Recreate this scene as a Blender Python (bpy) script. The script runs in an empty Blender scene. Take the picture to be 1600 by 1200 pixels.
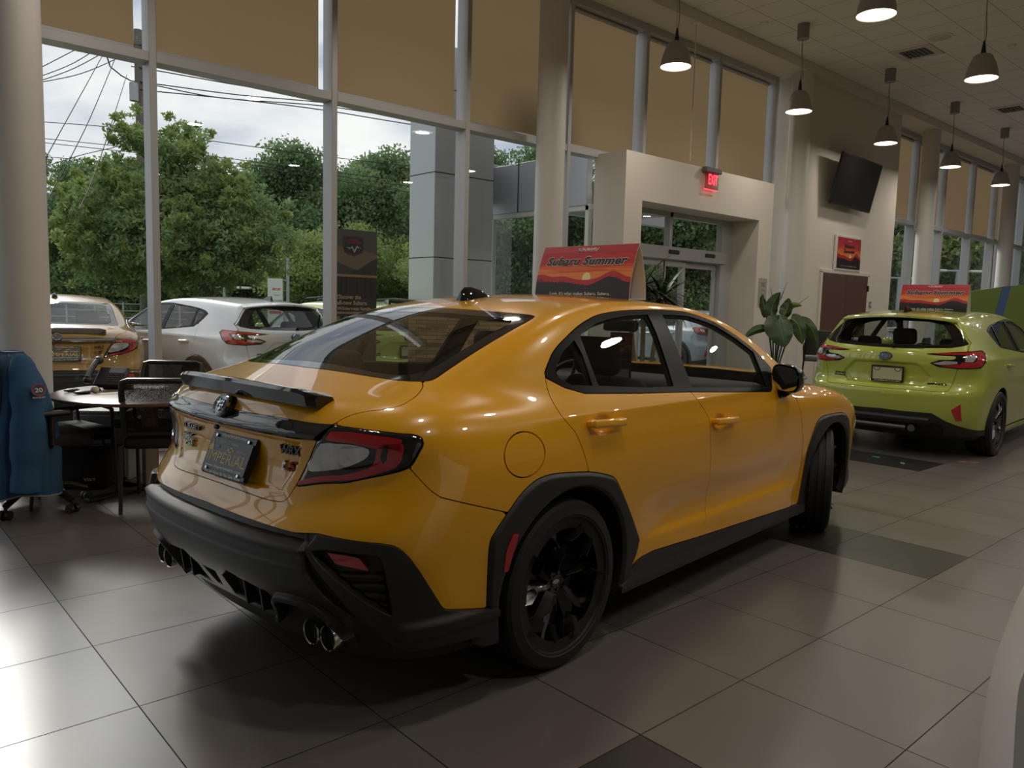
import bpy, bmesh, math, random
import numpy as np
from mathutils import Matrix, Vector, Euler
random.seed(4); RNG = np.random.default_rng(4)
# ------------------------------------------------------------------ camera, sky, sun, exposure
scene = bpy.context.scene
YAW, PITCH, ROLL, FOC, CAMH = .843346511, .0996335835, -.0256143908, 1217.4, 1.4113   # focal length in pixels of the 1600 wide frame
def _cam():
    f = Vector((math.cos(YAW)*math.cos(PITCH), math.sin(YAW)*math.cos(PITCH), -math.sin(PITCH)))
    r = Vector((math.sin(YAW), -math.cos(YAW), 0)); d = f.cross(r)
    c, s = math.cos(ROLL), math.sin(ROLL); r, d = c*r+s*d, -s*r+c*d
    cd = bpy.data.cameras.new('camera'); cd.sensor_width = 36; cd.lens = FOC*36/1600; cd.clip_end = 400
    o = bpy.data.objects.new('camera', cd); scene.collection.objects.link(o)
    u = -d; b = -f
    o.matrix_world = Matrix(((r[0], u[0], b[0], 0), (r[1], u[1], b[1], 0), (r[2], u[2], b[2], CAMH), (0, 0, 0, 1)))
    scene.camera = o
_cam()
def _world():
    w = bpy.data.worlds.new('overcast sky'); scene.world = w; w.use_nodes = True; nt = w.node_tree; N = nt.nodes; Lk = nt.links
    bg = N['Background']; bg.inputs[1].default_value = SKY
    tc = N.new('ShaderNodeTexCoord'); mp = N.new('ShaderNodeMapping'); mp.inputs['Scale'].default_value = (1.5, 1.5, 3.6)
    n1 = N.new('ShaderNodeTexNoise'); n1.inputs['Scale'].default_value = 2.6; n1.inputs['Detail'].default_value = 7; n1.inputs['Roughness'].default_value = .52
    rp = N.new('ShaderNodeValToRGB'); e = rp.color_ramp.elements
    e[0].position = .36; e[0].color = (.42, .47, .56, 1); e[1].position = .60; e[1].color = (.90, .89, .88, 1)
    m = e.new(.46); m.color = (.66, .69, .74, 1)
    Lk.new(tc.outputs['Generated'], mp.inputs[0]); Lk.new(mp.outputs[0], n1.inputs[0]); Lk.new(n1.outputs['Fac'], rp.inputs[0]); Lk.new(rp.outputs[0], bg.inputs[0])
SKY = .74
_world()
_s = bpy.data.lights.new('sun', 'SUN'); _s.energy = 1.75; _s.angle = math.radians(13); _s.color = (1, .95, .89)
_so = bpy.data.objects.new('sun', _s); scene.collection.objects.link(_so)
_so.rotation_euler = Vector((-.06, -.84, -.53)).to_track_quat('-Z', 'Y').to_euler()
scene.view_settings.view_transform = 'Standard'; scene.view_settings.look = 'None'; scene.view_settings.gamma = 1; scene.view_settings.use_curve_mapping = False
scene.view_settings.exposure = 0.70
scene.cycles.transparent_max_bounces = 24; scene.cycles.max_bounces = 10; scene.cycles.caustics_reflective = False; scene.cycles.caustics_refractive = False
# ------------------------------------------------------------------ helpers
def pbr(name, col, rough=.5, metal=0., coat=0., spec=.5, noise=0., nscale=8., bump=0., bscale=200., trans=0., emit=None, estr=0., alpha=1.):
    m = bpy.data.materials.new(name); m.use_nodes = True
    nt = m.node_tree; b = nt.nodes['Principled BSDF']
    c = tuple(col) + (1.,)
    b.inputs['Base Color'].default_value = c; b.inputs['Roughness'].default_value = rough
    b.inputs['Metallic'].default_value = metal; b.inputs['Coat Weight'].default_value = coat
    b.inputs['Coat Roughness'].default_value = .02; b.inputs['Coat IOR'].default_value = 1.62; b.inputs['Specular IOR Level'].default_value = spec
    b.inputs['Transmission Weight'].default_value = trans; b.inputs['Alpha'].default_value = alpha
    tc = nt.nodes.new('ShaderNodeTexCoord')
    if noise:
        n = nt.nodes.new('ShaderNodeTexNoise'); n.inputs['Scale'].default_value = nscale; n.inputs['Detail'].default_value = 5
        mx = nt.nodes.new('ShaderNodeMix'); mx.data_type = 'RGBA'
        mx.inputs[6].default_value = tuple(v*(1-noise) for v in col)+(1.,); mx.inputs[7].default_value = tuple(min(1, v*(1+noise)) for v in col)+(1.,)
        nt.links.new(tc.outputs['Object'], n.inputs['Vector']); nt.links.new(n.outputs['Fac'], mx.inputs[0]); nt.links.new(mx.outputs[2], b.inputs['Base Color'])
    if bump:
        n = nt.nodes.new('ShaderNodeTexNoise'); n.inputs['Scale'].default_value = bscale; n.inputs['Detail'].default_value = 2
        bp = nt.nodes.new('ShaderNodeBump'); bp.inputs['Strength'].default_value = bump; bp.inputs['Distance'].default_value = .002
        nt.links.new(tc.outputs['Object'], n.inputs['Vector']); nt.links.new(n.outputs['Fac'], bp.inputs['Height']); nt.links.new(bp.outputs[0], b.inputs['Normal'])
    if emit:
        b.inputs['Emission Color'].default_value = tuple(emit)+(1.,); b.inputs['Emission Strength'].default_value = estr
    return m
def thin_glass(name, tint, rough=0., refl=1.5):
    m = bpy.data.materials.new(name); m.use_nodes = True; nt = m.node_tree; nt.nodes.clear()
    o = nt.nodes.new('ShaderNodeOutputMaterial'); mx = nt.nodes.new('ShaderNodeMixShader')
    t = nt.nodes.new('ShaderNodeBsdfTransparent'); g = nt.nodes.new('ShaderNodeBsdfGlossy'); f = nt.nodes.new('ShaderNodeFresnel')
    t.inputs[0].default_value = tuple(tint)+(1.,); g.inputs['Roughness'].default_value = rough; f.inputs['IOR'].default_value = refl
    ge = nt.nodes.new('ShaderNodeNewGeometry'); mr = nt.nodes.new('ShaderNodeMapRange'); mr.inputs[3].default_value = refl; mr.inputs[4].default_value = 1/refl   # same index from either side of the sheet
    nt.links.new(ge.outputs['Backfacing'], mr.inputs[0]); nt.links.new(mr.outputs[0], f.inputs['IOR'])
    nt.links.new(f.outputs[0], mx.inputs[0]); nt.links.new(t.outputs[0], mx.inputs[1]); nt.links.new(g.outputs[0], mx.inputs[2]); nt.links.new(mx.outputs[0], o.inputs[0])
    return m
COL = bpy.context.scene.collection
def link(o, parent=None):
    COL.objects.link(o)
    if parent: o.parent = parent
    return o
def tag(o, label=None, cat=None, group=None, kind=None):
    if label: o['label'] = label
    if cat: o['category'] = cat
    if group: o['group'] = group
    if kind: o['kind'] = kind
    return o
def empty(name, loc=(0, 0, 0), rz=0., label=None, cat=None, group=None, kind=None):
    o = bpy.data.objects.new(name, None); COL.objects.link(o); o.empty_display_size = .1
    o.location = loc; o.rotation_euler = (0, 0, rz)
    return tag(o, label, cat, group, kind)
def rawobj(name, V, Fs, mat, parent=None, smooth=True, normals=None):
    me = bpy.data.meshes.new(name)
    V = np.asarray(V, float); me.from_pydata(V.tolist(), [], [list(map(int, f)) for f in Fs])
    if smooth: me.polygons.foreach_set('use_smooth', [True]*len(me.polygons))
    if normals is not None: me.normals_split_custom_set_from_vertices(np.asarray(normals).tolist())
    if mat: me.materials.append(mat)
    return link(bpy.data.objects.new(name, me), parent)
def copy_tree(o, parent=None):
    c = o.copy(); COL.objects.link(c)
    if parent: c.parent = parent
    for ch in list(o.children): copy_tree(ch, c)
    return c
class B:
    """collects shapes into one bmesh"""
    def __init__(s): s.bm = bmesh.new()
    def _add(s, vs, M=None):
        if M is not None: bmesh.ops.transform(s.bm, matrix=M, verts=vs)
        return s
    def box(s, c, d, bev=0., rot=None, seg=1):
        r = bmesh.ops.create_cube(s.bm, size=1.); vs = r['verts']
        bmesh.ops.scale(s.bm, vec=Vector(d), verts=vs)
        if bev:
            es = list({e for v in vs for e in v.link_edges})
            q = bmesh.ops.bevel(s.bm, geom=es, offset=min(bev, min(d)*.49), segments=seg, profile=.5, affect='EDGES')
            vs = list({v for f in q['faces'] for v in f.verts} | {v for v in vs if v.is_valid})
        M = Matrix.Translation(c)
        if rot is not None: M = M @ (rot.to_4x4() if hasattr(rot, 'to_4x4') else Euler(rot).to_matrix().to_4x4())
        return s._add(vs, M)
    def cyl(s, a, b, r, r2=None, n=20, caps=True):
        a, b = Vector(a), Vector(b); d = b-a
        q = bmesh.ops.create_cone(s.bm, cap_ends=caps, segments=n, radius1=r, radius2=r if r2 is None else r2, depth=d.length)
        return s._add(q['verts'], Matrix.Translation((a+b)/2) @ d.to_track_quat('Z', 'Y').to_matrix().to_4x4())
    def ball(s, c, r, n=16, sc=(1, 1, 1)):
        q = bmesh.ops.create_uvsphere(s.bm, u_segments=n*2, v_segments=n, radius=r)
        return s._add(q['verts'], Matrix.Translation(c) @ Matrix.Diagonal((*sc, 1)))
    def lathe(s, prof, c=(0, 0, 0), n=32, M=None):
        rings = []
        for r, z in prof:
            if r < 1e-6: rings.append([s.bm.verts.new((0, 0, z))])
            else: rings.append([s.bm.verts.new((r*math.cos(2*math.pi*i/n), r*math.sin(2*math.pi*i/n), z)) for i in range(n)])
        for a, b in zip(rings, rings[1:]):
            for i in range(n):
                j = (i+1) % n
                q = [a[i % len(a)], a[j % len(a)], b[j % len(b)], b[i % len(b)]]
                q = [v for k, v in enumerate(q) if v not in q[:k]]
                if len(q) > 2: s.bm.faces.new(q)
        MM = Matrix.Translation(c)
        if M is not None: MM = MM @ M
        return s._add([v for r in rings for v in r], MM)
    def tube(s, pts, r, n=10, closed=False, caps=True):
        pts = [Vector(p) for p in pts]; m = len(pts); rings = []; up = None
        for i, p in enumerate(pts):
            a = pts[(i-1) % m] if (closed or i > 0) else p; b = pts[(i+1) % m] if (closed or i < m-1) else p
            t = (b-a).normalized()
            if up is None: up = t.orthogonal().normalized()
            up = (up - t*up.dot(t)); up = up.normalized() if up.length > 1e-6 else t.orthogonal().normalized()
            w = t.cross(up); rr = r[i] if isinstance(r, (list, tuple)) else r
            rings.append([s.bm.verts.new(p+(up*math.cos(2*math.pi*k/n)+w*math.sin(2*math.pi*k/n))*rr) for k in range(n)])
        for a, b in zip(rings, rings[1:] + ([rings[0]] if closed else [])):
            for i in range(n): s.bm.faces.new((a[i], a[(i+1) % n], b[(i+1) % n], b[i]))
        if caps and not closed:
            s.bm.faces.new(rings[0][::-1]); s.bm.faces.new(rings[-1])
        return s
    def prism(s, poly, h, M=None, bev=0.):
        """polygon in xy extruded from z=0 to z=h"""
        a = [s.bm.verts.new((x, y, 0)) for x, y in poly]; b = [s.bm.verts.new((x, y, h)) for x, y in poly]
        n = len(a); fs = [s.bm.faces.new(a[::-1]), s.bm.faces.new(b)]
        for i in range(n): fs.append(s.bm.faces.new((a[i], a[(i+1) % n], b[(i+1) % n], b[i])))
        vs = a+b
        if bev:
            q = bmesh.ops.bevel(s.bm, geom=list(fs[1].edges), offset=bev, segments=2, profile=.5, affect='EDGES')
            vs = list({v for v in vs if v.is_valid} | {v for f in q['faces'] for v in f.verts})
        return s._add(vs, M)
    def mesh(s, V, Fs, M=None):
        vs = [s.bm.verts.new(v) for v in V]
        for f in Fs:
            try: s.bm.faces.new([vs[i] for i in f])
            except ValueError: pass
        return s._add(vs, M)
    def quad(s, a, b, c, d):
        s.bm.faces.new([s.bm.verts.new(p) for p in (a, b, c, d)]); return s
    def me(s, name, ang=35):
        bmesh.ops.recalc_face_normals(s.bm, faces=s.bm.faces)
        lim = math.radians(ang)
        for f in s.bm.faces: f.smooth = True
        for e in s.bm.edges:
            if len(e.link_faces) == 2 and e.calc_face_angle(0) > lim: e.smooth = False
        m = bpy.data.meshes.new(name); s.bm.to_mesh(m); s.bm.free(); return m
    def obj(s, name, mat, parent=None, ang=35, **kw):
        m = s.me(name, ang); m.materials.append(mat)
        o = link(bpy.data.objects.new(name, m), parent)
        return tag(o, **kw)
def text_polys(body, size=1., bold=0., shear=0., ext=0., align='CENTER', space=1.):
    cu = bpy.data.curves.new('t', 'FONT'); cu.body = body; cu.size = size; cu.offset = bold; cu.shear = shear; cu.extrude = ext
    cu.align_x = align; cu.align_y = 'CENTER'; cu.space_character = space; cu.resolution_u = 3
    o = bpy.data.objects.new('t', cu); COL.objects.link(o)
    me = bpy.data.meshes.new_from_object(o.evaluated_get(bpy.context.evaluated_depsgraph_get()))
    V = [tuple(v.co) for v in me.vertices]; Fs = [tuple(p.vertices) for p in me.polygons]
    bpy.data.objects.remove(o); bpy.data.curves.remove(cu); bpy.data.meshes.remove(me)
    return V, Fs
def text(name, body, M, mat, parent, size=1., width=None, height=None, **kw):
    """lettering laid in the plane of matrix M (x right, y up, z outwards); width/height rescale it"""
    V, Fs = text_polys(body, size, **kw); V = np.array(V)
    if width: V[:, 0] *= width/np.ptp(V[:, 0])
    if height: V[:, 1] *= height/np.ptp(V[:, 1])
    o = rawobj(name, [M @ Vector(v) for v in V], Fs, mat, parent, smooth=False)
    return o
def frame(o, x, y):
    """matrix with origin o, x axis x and y axis y"""
    x = Vector(x).normalized(); y = Vector(y); z = x.cross(y).normalized(); y = z.cross(x)
    return Matrix(((x[0], y[0], z[0], o[0]), (x[1], y[1], z[1], o[1]), (x[2], y[2], z[2], o[2]), (0, 0, 0, 1)))
def bez(a, b, c, n=10):
    a, b, c = Vector(a), Vector(b), Vector(c)
    return [a*(1-t)**2+b*2*t*(1-t)+c*t*t for t in [i/n for i in range(n+1)]]
class Spl:
    """natural cubic spline, linear outside"""
    def __init__(s,pts):
        p=np.array(pts,float); s.x=p[:,0]; s.y=p[:,1]; n=len(p); h=np.diff(s.x)
        A=np.eye(n); b=np.zeros(n)
        for i in range(1,n-1):
            A[i,i-1]=h[i-1]; A[i,i]=2*(h[i-1]+h[i]); A[i,i+1]=h[i]
            b[i]=6*((s.y[i+1]-s.y[i])/h[i]-(s.y[i]-s.y[i-1])/h[i-1])
        s.m=np.linalg.solve(A,b); s.h=h
        s.s0=(s.y[1]-s.y[0])/h[0]-h[0]*s.m[1]/6
        s.s1=(s.y[-1]-s.y[-2])/h[-1]+h[-1]*s.m[-2]/6
    def __call__(s,t):
        t=np.asarray(t,float); i=np.clip(np.searchsorted(s.x,t)-1,0,len(s.x)-2)
        h=s.h[i]; a=(s.x[i+1]-t)/h; b=(t-s.x[i])/h
        r=a*s.y[i]+b*s.y[i+1]+((a**3-a)*s.m[i]+(b**3-b)*s.m[i+1])*h*h/6
        r=np.where(t<s.x[0],s.y[0]+s.s0*(t-s.x[0]),r)
        return np.where(t>s.x[-1],s.y[-1]+s.s1*(t-s.x[-1]),r)
def smax(a,b,k):
    h=np.maximum(k-np.abs(a-b),0)/k
    return np.maximum(a,b)+h*h*h*k/6
def smin(a,b,k): return -smax(-a,-b,k)
def sstep(a,b,x):
    t=np.clip((x-a)/(b-a),0,1); return t*t*(3-2*t)
class Sedan:
    box=((-1.2,3.85),(0,1.02),(.1,1.56))
    zg=Spl([(-1.0,.925),(-.58,1.138),(-.2,1.295),(.14,1.404),(.5,1.462),(.85,1.478),(1.2,1.475),(1.5,1.457),(1.75,1.408),(2.0,1.30),(2.4,1.075),(3.0,.75)])
    zd=Spl([(-1.1,1.055),(-.86,1.082),(-.58,1.122),(-.2,1.11),(.4,1.075),(1.0,1.05),(2.0,1.02),(2.4,1.02),(2.8,.983),(3.2,.91),(3.5,.82),(3.75,.68)])
    yb=Spl([(.1,.78),(.2,.862),(.3,.88),(.45,.888),(.6,.900),(.75,.908),(.88,.902),(.98,.878),(1.08,.83),(1.25,.72)])
    yt=Spl([(-1.1,-.17),(-.8,-.075),(-.5,-.022),(0,0),(.6,-.004),(1.4,-.004),(2.2,-.002),(2.76,0),(3.2,-.03),(3.6,-.13),(3.9,-.26)])
    y0=Spl([(-1.0,.60),(-.5,.735),(0,.855),(.5,.868),(1.2,.868),(1.8,.860),(2.3,.835),(3.0,.72)])
    xr=Spl([(.1,-.80),(.25,-.91),(.38,-.975),(.5,-1.012),(.57,-1.028),(.62,-1.024),(.68,-1.003),(.75,-.96),(.82,-.928),(.9,-.922),(.98,-.932),(1.03,-.912),(1.09,-.865),(1.2,-.74)])
    xf=Spl([(.1,3.55),(.25,3.68),(.45,3.72),(.65,3.72),(.75,3.66),(.85,3.5),(1.0,3.1)])
    cr=Spl([(-1,.12),(0,.12),(.6,.10),(1.2,.11),(1.8,.15),(2.6,.17)])
    kgl=.11
    def FG(s,x,y,z):
        w=z-1.0; g1=y-(s.y0(x)-.50*w-.28*np.maximum(w,0)**2-1.0*(np.sqrt(np.minimum(w+.0,0)**2+.0004)-.02))
        g2=z-(s.zg(x)-s.cr(x)*y*y)
        f=smax(g1,g2*.9,.075+.05*sstep(.3,-.5,x)); f=smax(f,.80-z,.05)
        re=s.xr(z)+.12*y*y+.28*y**4-x
        return smax(f,re+.01,.1)
    def FL(s,x,y,z):
        side=y-s.yb(z)-s.yt(x)
        top=z-(s.zd(x)-.07*y*y)
        re=s.xr(z)+.12*y*y+.28*y**4-x
        fr=x-s.xf(z)+.22*y*y+.20*y**4
        f=smax(side,top,.16)
        f=smax(f,re*.93,.05+.15*sstep(.2,.8,y))
        f=smax(f,fr*.93,.22)
        return smax(f,.16-z,.06)
    def F(s,x,y,z):
        y=np.abs(y)
        return smin(s.FL(x,y,z),s.FG(x,y,z),s.kgl)
    def grad(s,P,e=2e-3):
        x,y,z=P.T
        g=np.stack([s.F(x+e,y,z)-s.F(x-e,y,z),s.F(x,y+e,z)-s.F(x,y-e,z),s.F(x,y,z+e)-s.F(x,y,z-e)],1)/(2*e)
        return g
    def project(s,P,n=4,iso=0):
        for _ in range(n):
            g=s.grad(P); d=s.F(*P.T)-iso
            P=P-g*(d/np.maximum((g*g).sum(1),1e-6))[:,None]
        return P
    def normal(s,P):
        g=s.grad(P); return g/np.linalg.norm(g,axis=1)[:,None]
    def surface(s,res=.02):
        """surface nets over y>=-res half, returns verts, quads(as tris)"""
        (x0,x1),(y0,y1),(z0,z1)=s.box
        X=np.arange(x0,x1,res);Y=np.arange(0,y1,res);Z=np.arange(z0,z1,res)
        V=s.F(X[:,None,None],Y[None,:,None],Z[None,None,:])
        S=V<0
        nx,ny,nz=V.shape
        c=np.zeros((nx-1,ny-1,nz-1),int)
        for i in (0,1):
            for j in (0,1):
                for k in (0,1): c+=S[i:nx-1+i,j:ny-1+j,k:nz-1+k]
        act=(c>0)&(c<8)
        idx=-np.ones(act.shape,int); idx[act]=np.arange(act.sum())
        ci,cj,ck=np.nonzero(act)
        num=np.zeros((len(ci),3));den=np.zeros(len(ci))
        cor=[(i,j,k) for i in (0,1) for j in (0,1) for k in (0,1)]
        for a in range(8):
            for b in range(a+1,8):
                d=np.abs(np.array(cor[a])-np.array(cor[b]))
                if d.sum()!=1: continue
                va=V[ci+cor[a][0],cj+cor[a][1],ck+cor[a][2]];vb=V[ci+cor[b][0],cj+cor[b][1],ck+cor[b][2]]
                m=(va<0)!=(vb<0); t=np.where(m,va/np.where(va==vb,1,va-vb),0)
                p=np.array(cor[a])[None]+t[:,None]*(np.array(cor[b])-np.array(cor[a]))[None]
                num+=p*m[:,None];den+=m
        P=(np.stack([ci,cj,ck],1)+num/den[:,None])*res+np.array([x0,0,z0])
        low=cj==0
        Q=[]
        # x edges
        for ax in range(3):
            A=np.moveaxis(S,ax,0);I=np.moveaxis(idx,ax,0)
            e=(A[:-1]!=A[1:]); fl=A[:-1]
            e=e[:,1:-1,1:-1];fl=fl[:,1:-1,1:-1]
            i,j,k=np.nonzero(e)
            q=np.stack([I[i,j,k],I[i,j+1,k],I[i,j+1,k+1],I[i,j,k+1]],1)
            f=fl[e]
            if ax==1: f=~f
            q=np.where(f[:,None],q,q[:,::-1])
            Q.append(q)
        Q=np.concatenate(Q); Q=Q[(Q>=0).all(1)]
        P=s.project(P,5)
        # centre row sits on y=0
        P[low,1]=0; 
        T=np.concatenate([Q[:,[0,1,2]],Q[:,[0,2,3]]])
        return P,T
    def cast(s,C,D,t0=1.,t1=14.,n=4000):
        t=np.linspace(t0,t1,n); P=C[None]+t[:,None]*D[None]
        f=s.F(P[:,0],P[:,1],P[:,2]); i=np.nonzero(f<0)[0]
        if len(i)==0: 
            i=[np.argmin(f)]; return P[i[0]],f[i[0]]
        a,b=t[i[0]-1],t[i[0]]
        for _ in range(40):
            m=(a+b)/2; p=C+m*D
            if s.F(p[0:1],p[1:2],p[2:3])[0]<0: b=m
            else: a=m
        return C+b*D,0.
class Hatch(Sedan):
    box=((-1.05,3.75),(0,1.0),(.1,1.58))
    zg=Spl([(-.9,1.395),(-.55,1.432),(-.2,1.462),(.2,1.487),(.6,1.497),(.95,1.493),(1.25,1.475),(1.5,1.44),(1.8,1.33),(2.1,1.19),(2.4,1.04),(3.0,.73)])
    zd=Spl([(-1.0,1.02),(-.7,1.07),(-.2,1.06),(.4,1.05),(1.0,1.03),(2.0,1.01),(2.4,1.02),(2.8,.98),(3.1,.92),(3.4,.83),(3.65,.70)])
    yb=Spl([(.1,.76),(.2,.835),(.3,.855),(.45,.868),(.6,.88),(.75,.885),(.88,.875),(.98,.855),(1.08,.81),(1.25,.70)])
    yt=Spl([(-1.1,-.20),(-.8,-.085),(-.5,-.03),(0,0),(.6,-.01),(1.4,-.01),(2.2,-.005),(2.67,0),(3.1,-.03),(3.5,-.13),(3.8,-.26)])
    y0=Spl([(-1.0,.70),(-.6,.775),(-.2,.825),(.3,.845),(1.2,.85),(1.8,.845),(2.3,.82),(3.0,.70)])
    xr=Spl([(.1,-.62),(.25,-.76),(.38,-.85),(.5,-.885),(.6,-.895),(.68,-.885),(.75,-.825),(.82,-.80),(.92,-.815),(1.0,-.815),(1.06,-.80),(1.12,-.765),(1.25,-.675),(1.38,-.585),(1.5,-.50)])
    xf=Spl([(.1,3.4),(.25,3.53),(.45,3.57),(.65,3.57),(.75,3.51),(.85,3.35),(1.0,3.0)])
    cr=Spl([(-1,.13),(0,.11),(.6,.10),(1.2,.11),(1.8,.15),(2.6,.17)])
    def FG(s,x,y,z):
        w=z-1.0; g1=y-(s.y0(x)-.46*w-.22*np.maximum(w,0)**2-1.0*(np.sqrt(np.minimum(w,0)**2+.0004)-.02))
        g2=z-(s.zg(x)-s.cr(x)*y*y)
        f=smax(g1,g2*.9,.08); f=smax(f,.80-z,.05)
        re=s.xr(z)+.15*y*y+.22*y**4-x
        return smax(f,re*.9,.06)
def sdpoly(pts, q):
    """signed distance (negative inside) of 2D points to a polygon"""
    pts = np.asarray(pts, float); a = pts; b = np.roll(pts, -1, 0)
    d = np.full(len(q), 1e9); ins = np.zeros(len(q), bool)
    for (ax, ay), (bx, by) in zip(a, b):
        ex, ey = bx-ax, by-ay; wx, wy = q[:, 0]-ax, q[:, 1]-ay
        t = np.clip((wx*ex+wy*ey)/max(ex*ex+ey*ey, 1e-12), 0, 1)
        d = np.minimum(d, (wx-ex*t)**2+(wy-ey*t)**2)
        c = (ay <= q[:, 1]) != (by <= q[:, 1])
        if ey: ins ^= c & (q[:, 0] < ax+(q[:, 1]-ay)/ey*ex)
    d = np.sqrt(d); return np.where(ins, -d, d)
def crv(pts, n=5, closed=True):
    """Catmull-Rom through points"""
    p = np.asarray(pts, float); m = len(p); out = []
    for i in range(m if closed else m-1):
        g = lambda k: p[k % m] if closed else p[min(max(k, 0), m-1)]
        a, b, c, d = g(i-1), g(i), g(i+1), g(i+2)
        for t in np.arange(n)/n: out.append(.5*((2*b)+(c-a)*t+(2*a-5*b+4*c-d)*t*t+(3*b-a-3*c+d)*t**3))
    if not closed: out.append(p[-1])
    return np.array(out)
def clip(P, T, f):
    """keep f<=0 of a triangle mesh"""
    ins = f <= 0; k = ins[T].sum(1)
    newP = [P]; base = len(P); full = T[k == 3]; out = [full]; keys = {}
    pts = []
    def cut(a, b):
        key = (a, b) if a < b else (b, a)
        if key not in keys:
            a, b = key; t = f[a]/(f[a]-f[b]); keys[key] = base+len(pts); pts.append(P[a]+t*(P[b]-P[a]))
        return keys[key]
    ext = []
    for t in T[(k == 1) | (k == 2)]:
        i = ins[t]
        if i.sum() == 1:
            j = int(np.argmax(i)); a, b, c = t[j], t[(j+1) % 3], t[(j+2) % 3]
            ext.append((a, cut(a, b), cut(a, c)))
        else:
            j = int(np.argmin(i)); a, b, c = t[j], t[(j+1) % 3], t[(j+2) % 3]
            ab, ac = cut(a, b), cut(a, c); ext += [(ab, b, c), (ab, c, ac)]
    if pts: newP.append(np.array(pts))
    if ext: out.append(np.array(ext))
    P = np.concatenate(newP); T = np.concatenate(out) if len(out) > 1 or len(full) else np.zeros((0, 3), int)
    u, inv = np.unique(T.ravel(), return_inverse=True)
    return P[u], inv.reshape(-1, 3)
def subdiv(P, T):
    E = np.sort(np.concatenate([T[:, [0, 1]], T[:, [1, 2]], T[:, [2, 0]]]), 1)
    u, inv = np.unique(E, axis=0, return_inverse=True); inv = inv.ravel(); n = len(T); m = len(P)+inv
    ab, bc, ca = m[:n], m[n:2*n], m[2*n:]
    P = np.concatenate([P, (P[u[:, 0]]+P[u[:, 1]])/2])
    return P, np.concatenate([np.stack(q, 1) for q in ((T[:, 0], ab, ca), (ab, T[:, 1], bc), (ca, bc, T[:, 2]), (ab, bc, ca))])
class Body:
    """cuts panels out of a smooth car body given as an implicit surface"""
    def __init__(s, S, res): s.S = S; s.P, s.T = S.surface(res); s.res = res
    def region(s, f, refine=0):
        d = f(s.P); keep = (d[s.T] < s.res*1.5).any(1)
        P, T = s.P, s.T[keep]; u, inv = np.unique(T.ravel(), return_inverse=True); P, T = P[u], inv.reshape(-1, 3)
        for _ in range(refine):
            c = np.abs(P[:, 1]) < 1e-6; P, T = subdiv(P, T); e = P[:, 1] < 1e-6; P = s.S.project(P, 2); P[e, 1] = 0
            d = f(P); keep = (d[T] < s.res).any(1); T = T[keep]; u, inv = np.unique(T.ravel(), return_inverse=True); P, T = P[u], inv.reshape(-1, 3)
        return P, T
    def panel(s, name, mat, f, parent, side=0, disp=None, th=.012, gap=.002, refine=0, label=None):
        """side -1 right, +1 left, 0 both halves in one mesh"""
        P, T = s.region(f, refine); P, T = clip(P, T, f(P)+gap)
        if len(T) == 0: return None
        N = s.S.normal(P); N[P[:, 1] < 1e-6, 1] = 0; N /= np.linalg.norm(N, axis=1)[:, None]
        E = np.concatenate([T[:, [0, 1]], T[:, [1, 2]], T[:, [2, 0]]]); K = np.sort(E, 1)
        u, first, cnt = np.unique(K, axis=0, return_index=True, return_counts=True)
        be = E[first[cnt == 1]]; be = be[~((P[be[:, 0], 1] < 1e-5) & (P[be[:, 1], 1] < 1e-5))]
        Q = P
        if disp is not None:
            Q = P+N*disp(P)[:, None]
            a, b, c = Q[T[:, 0]], Q[T[:, 1]], Q[T[:, 2]]; fn = np.cross(b-a, c-a); M = np.zeros_like(Q)
            for k in range(3): np.add.at(M, T[:, k], fn)
            M[P[:, 1] < 1e-6, 1] = 0; N2 = M/np.maximum(np.linalg.norm(M, axis=1), 1e-12)[:, None]
            if (N2*N).sum() < 0: N2 = -N2
        else: N2 = N
        n = len(Q); W = len(be)
        V = [Q]; Fs = [T]; NN = [N2]
        if th and W:
            bi = be.ravel(); o = Q[bi]; i2 = Q[bi]-N[bi]*th
            d = Q[be[:, 1]]-Q[be[:, 0]]; wn = np.cross(d, N[be[:, 0]]); wn /= np.maximum(np.linalg.norm(wn, axis=1), 1e-12)[:, None]; wn = np.repeat(wn, 2, 0)
            V += [o, i2]; NN += [wn, wn]; k = n+np.arange(W)*2; k2 = k+2*W
            Fs += [np.stack([k+1, k, k2], 1), np.stack([k+1, k2, k2+1], 1)]
        V = np.concatenate(V); NN = np.concatenate(NN); Fs = np.concatenate(Fs)
        a, b, c = V[Fs[:, 0]], V[Fs[:, 1]], V[Fs[:, 2]]
        flip = (np.cross(b-a, c-a)*(NN[Fs[:, 0]]+NN[Fs[:, 1]]+NN[Fs[:, 2]])).sum(1) < 0
        Fs[flip] = Fs[flip][:, ::-1]
        m = np.array([1., -1., 1.])
        if side < 0: V, NN, Fs = V*m, NN*m, Fs[:, ::-1]
        elif side == 0: V, NN, Fs = np.concatenate([V, V*m]), np.concatenate([NN, NN*m]), np.concatenate([Fs, Fs[:, ::-1]+len(V)])
        o = rawobj(name, V, Fs, mat, parent, normals=NN)
        if label: o['label'] = label
        return o
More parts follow.
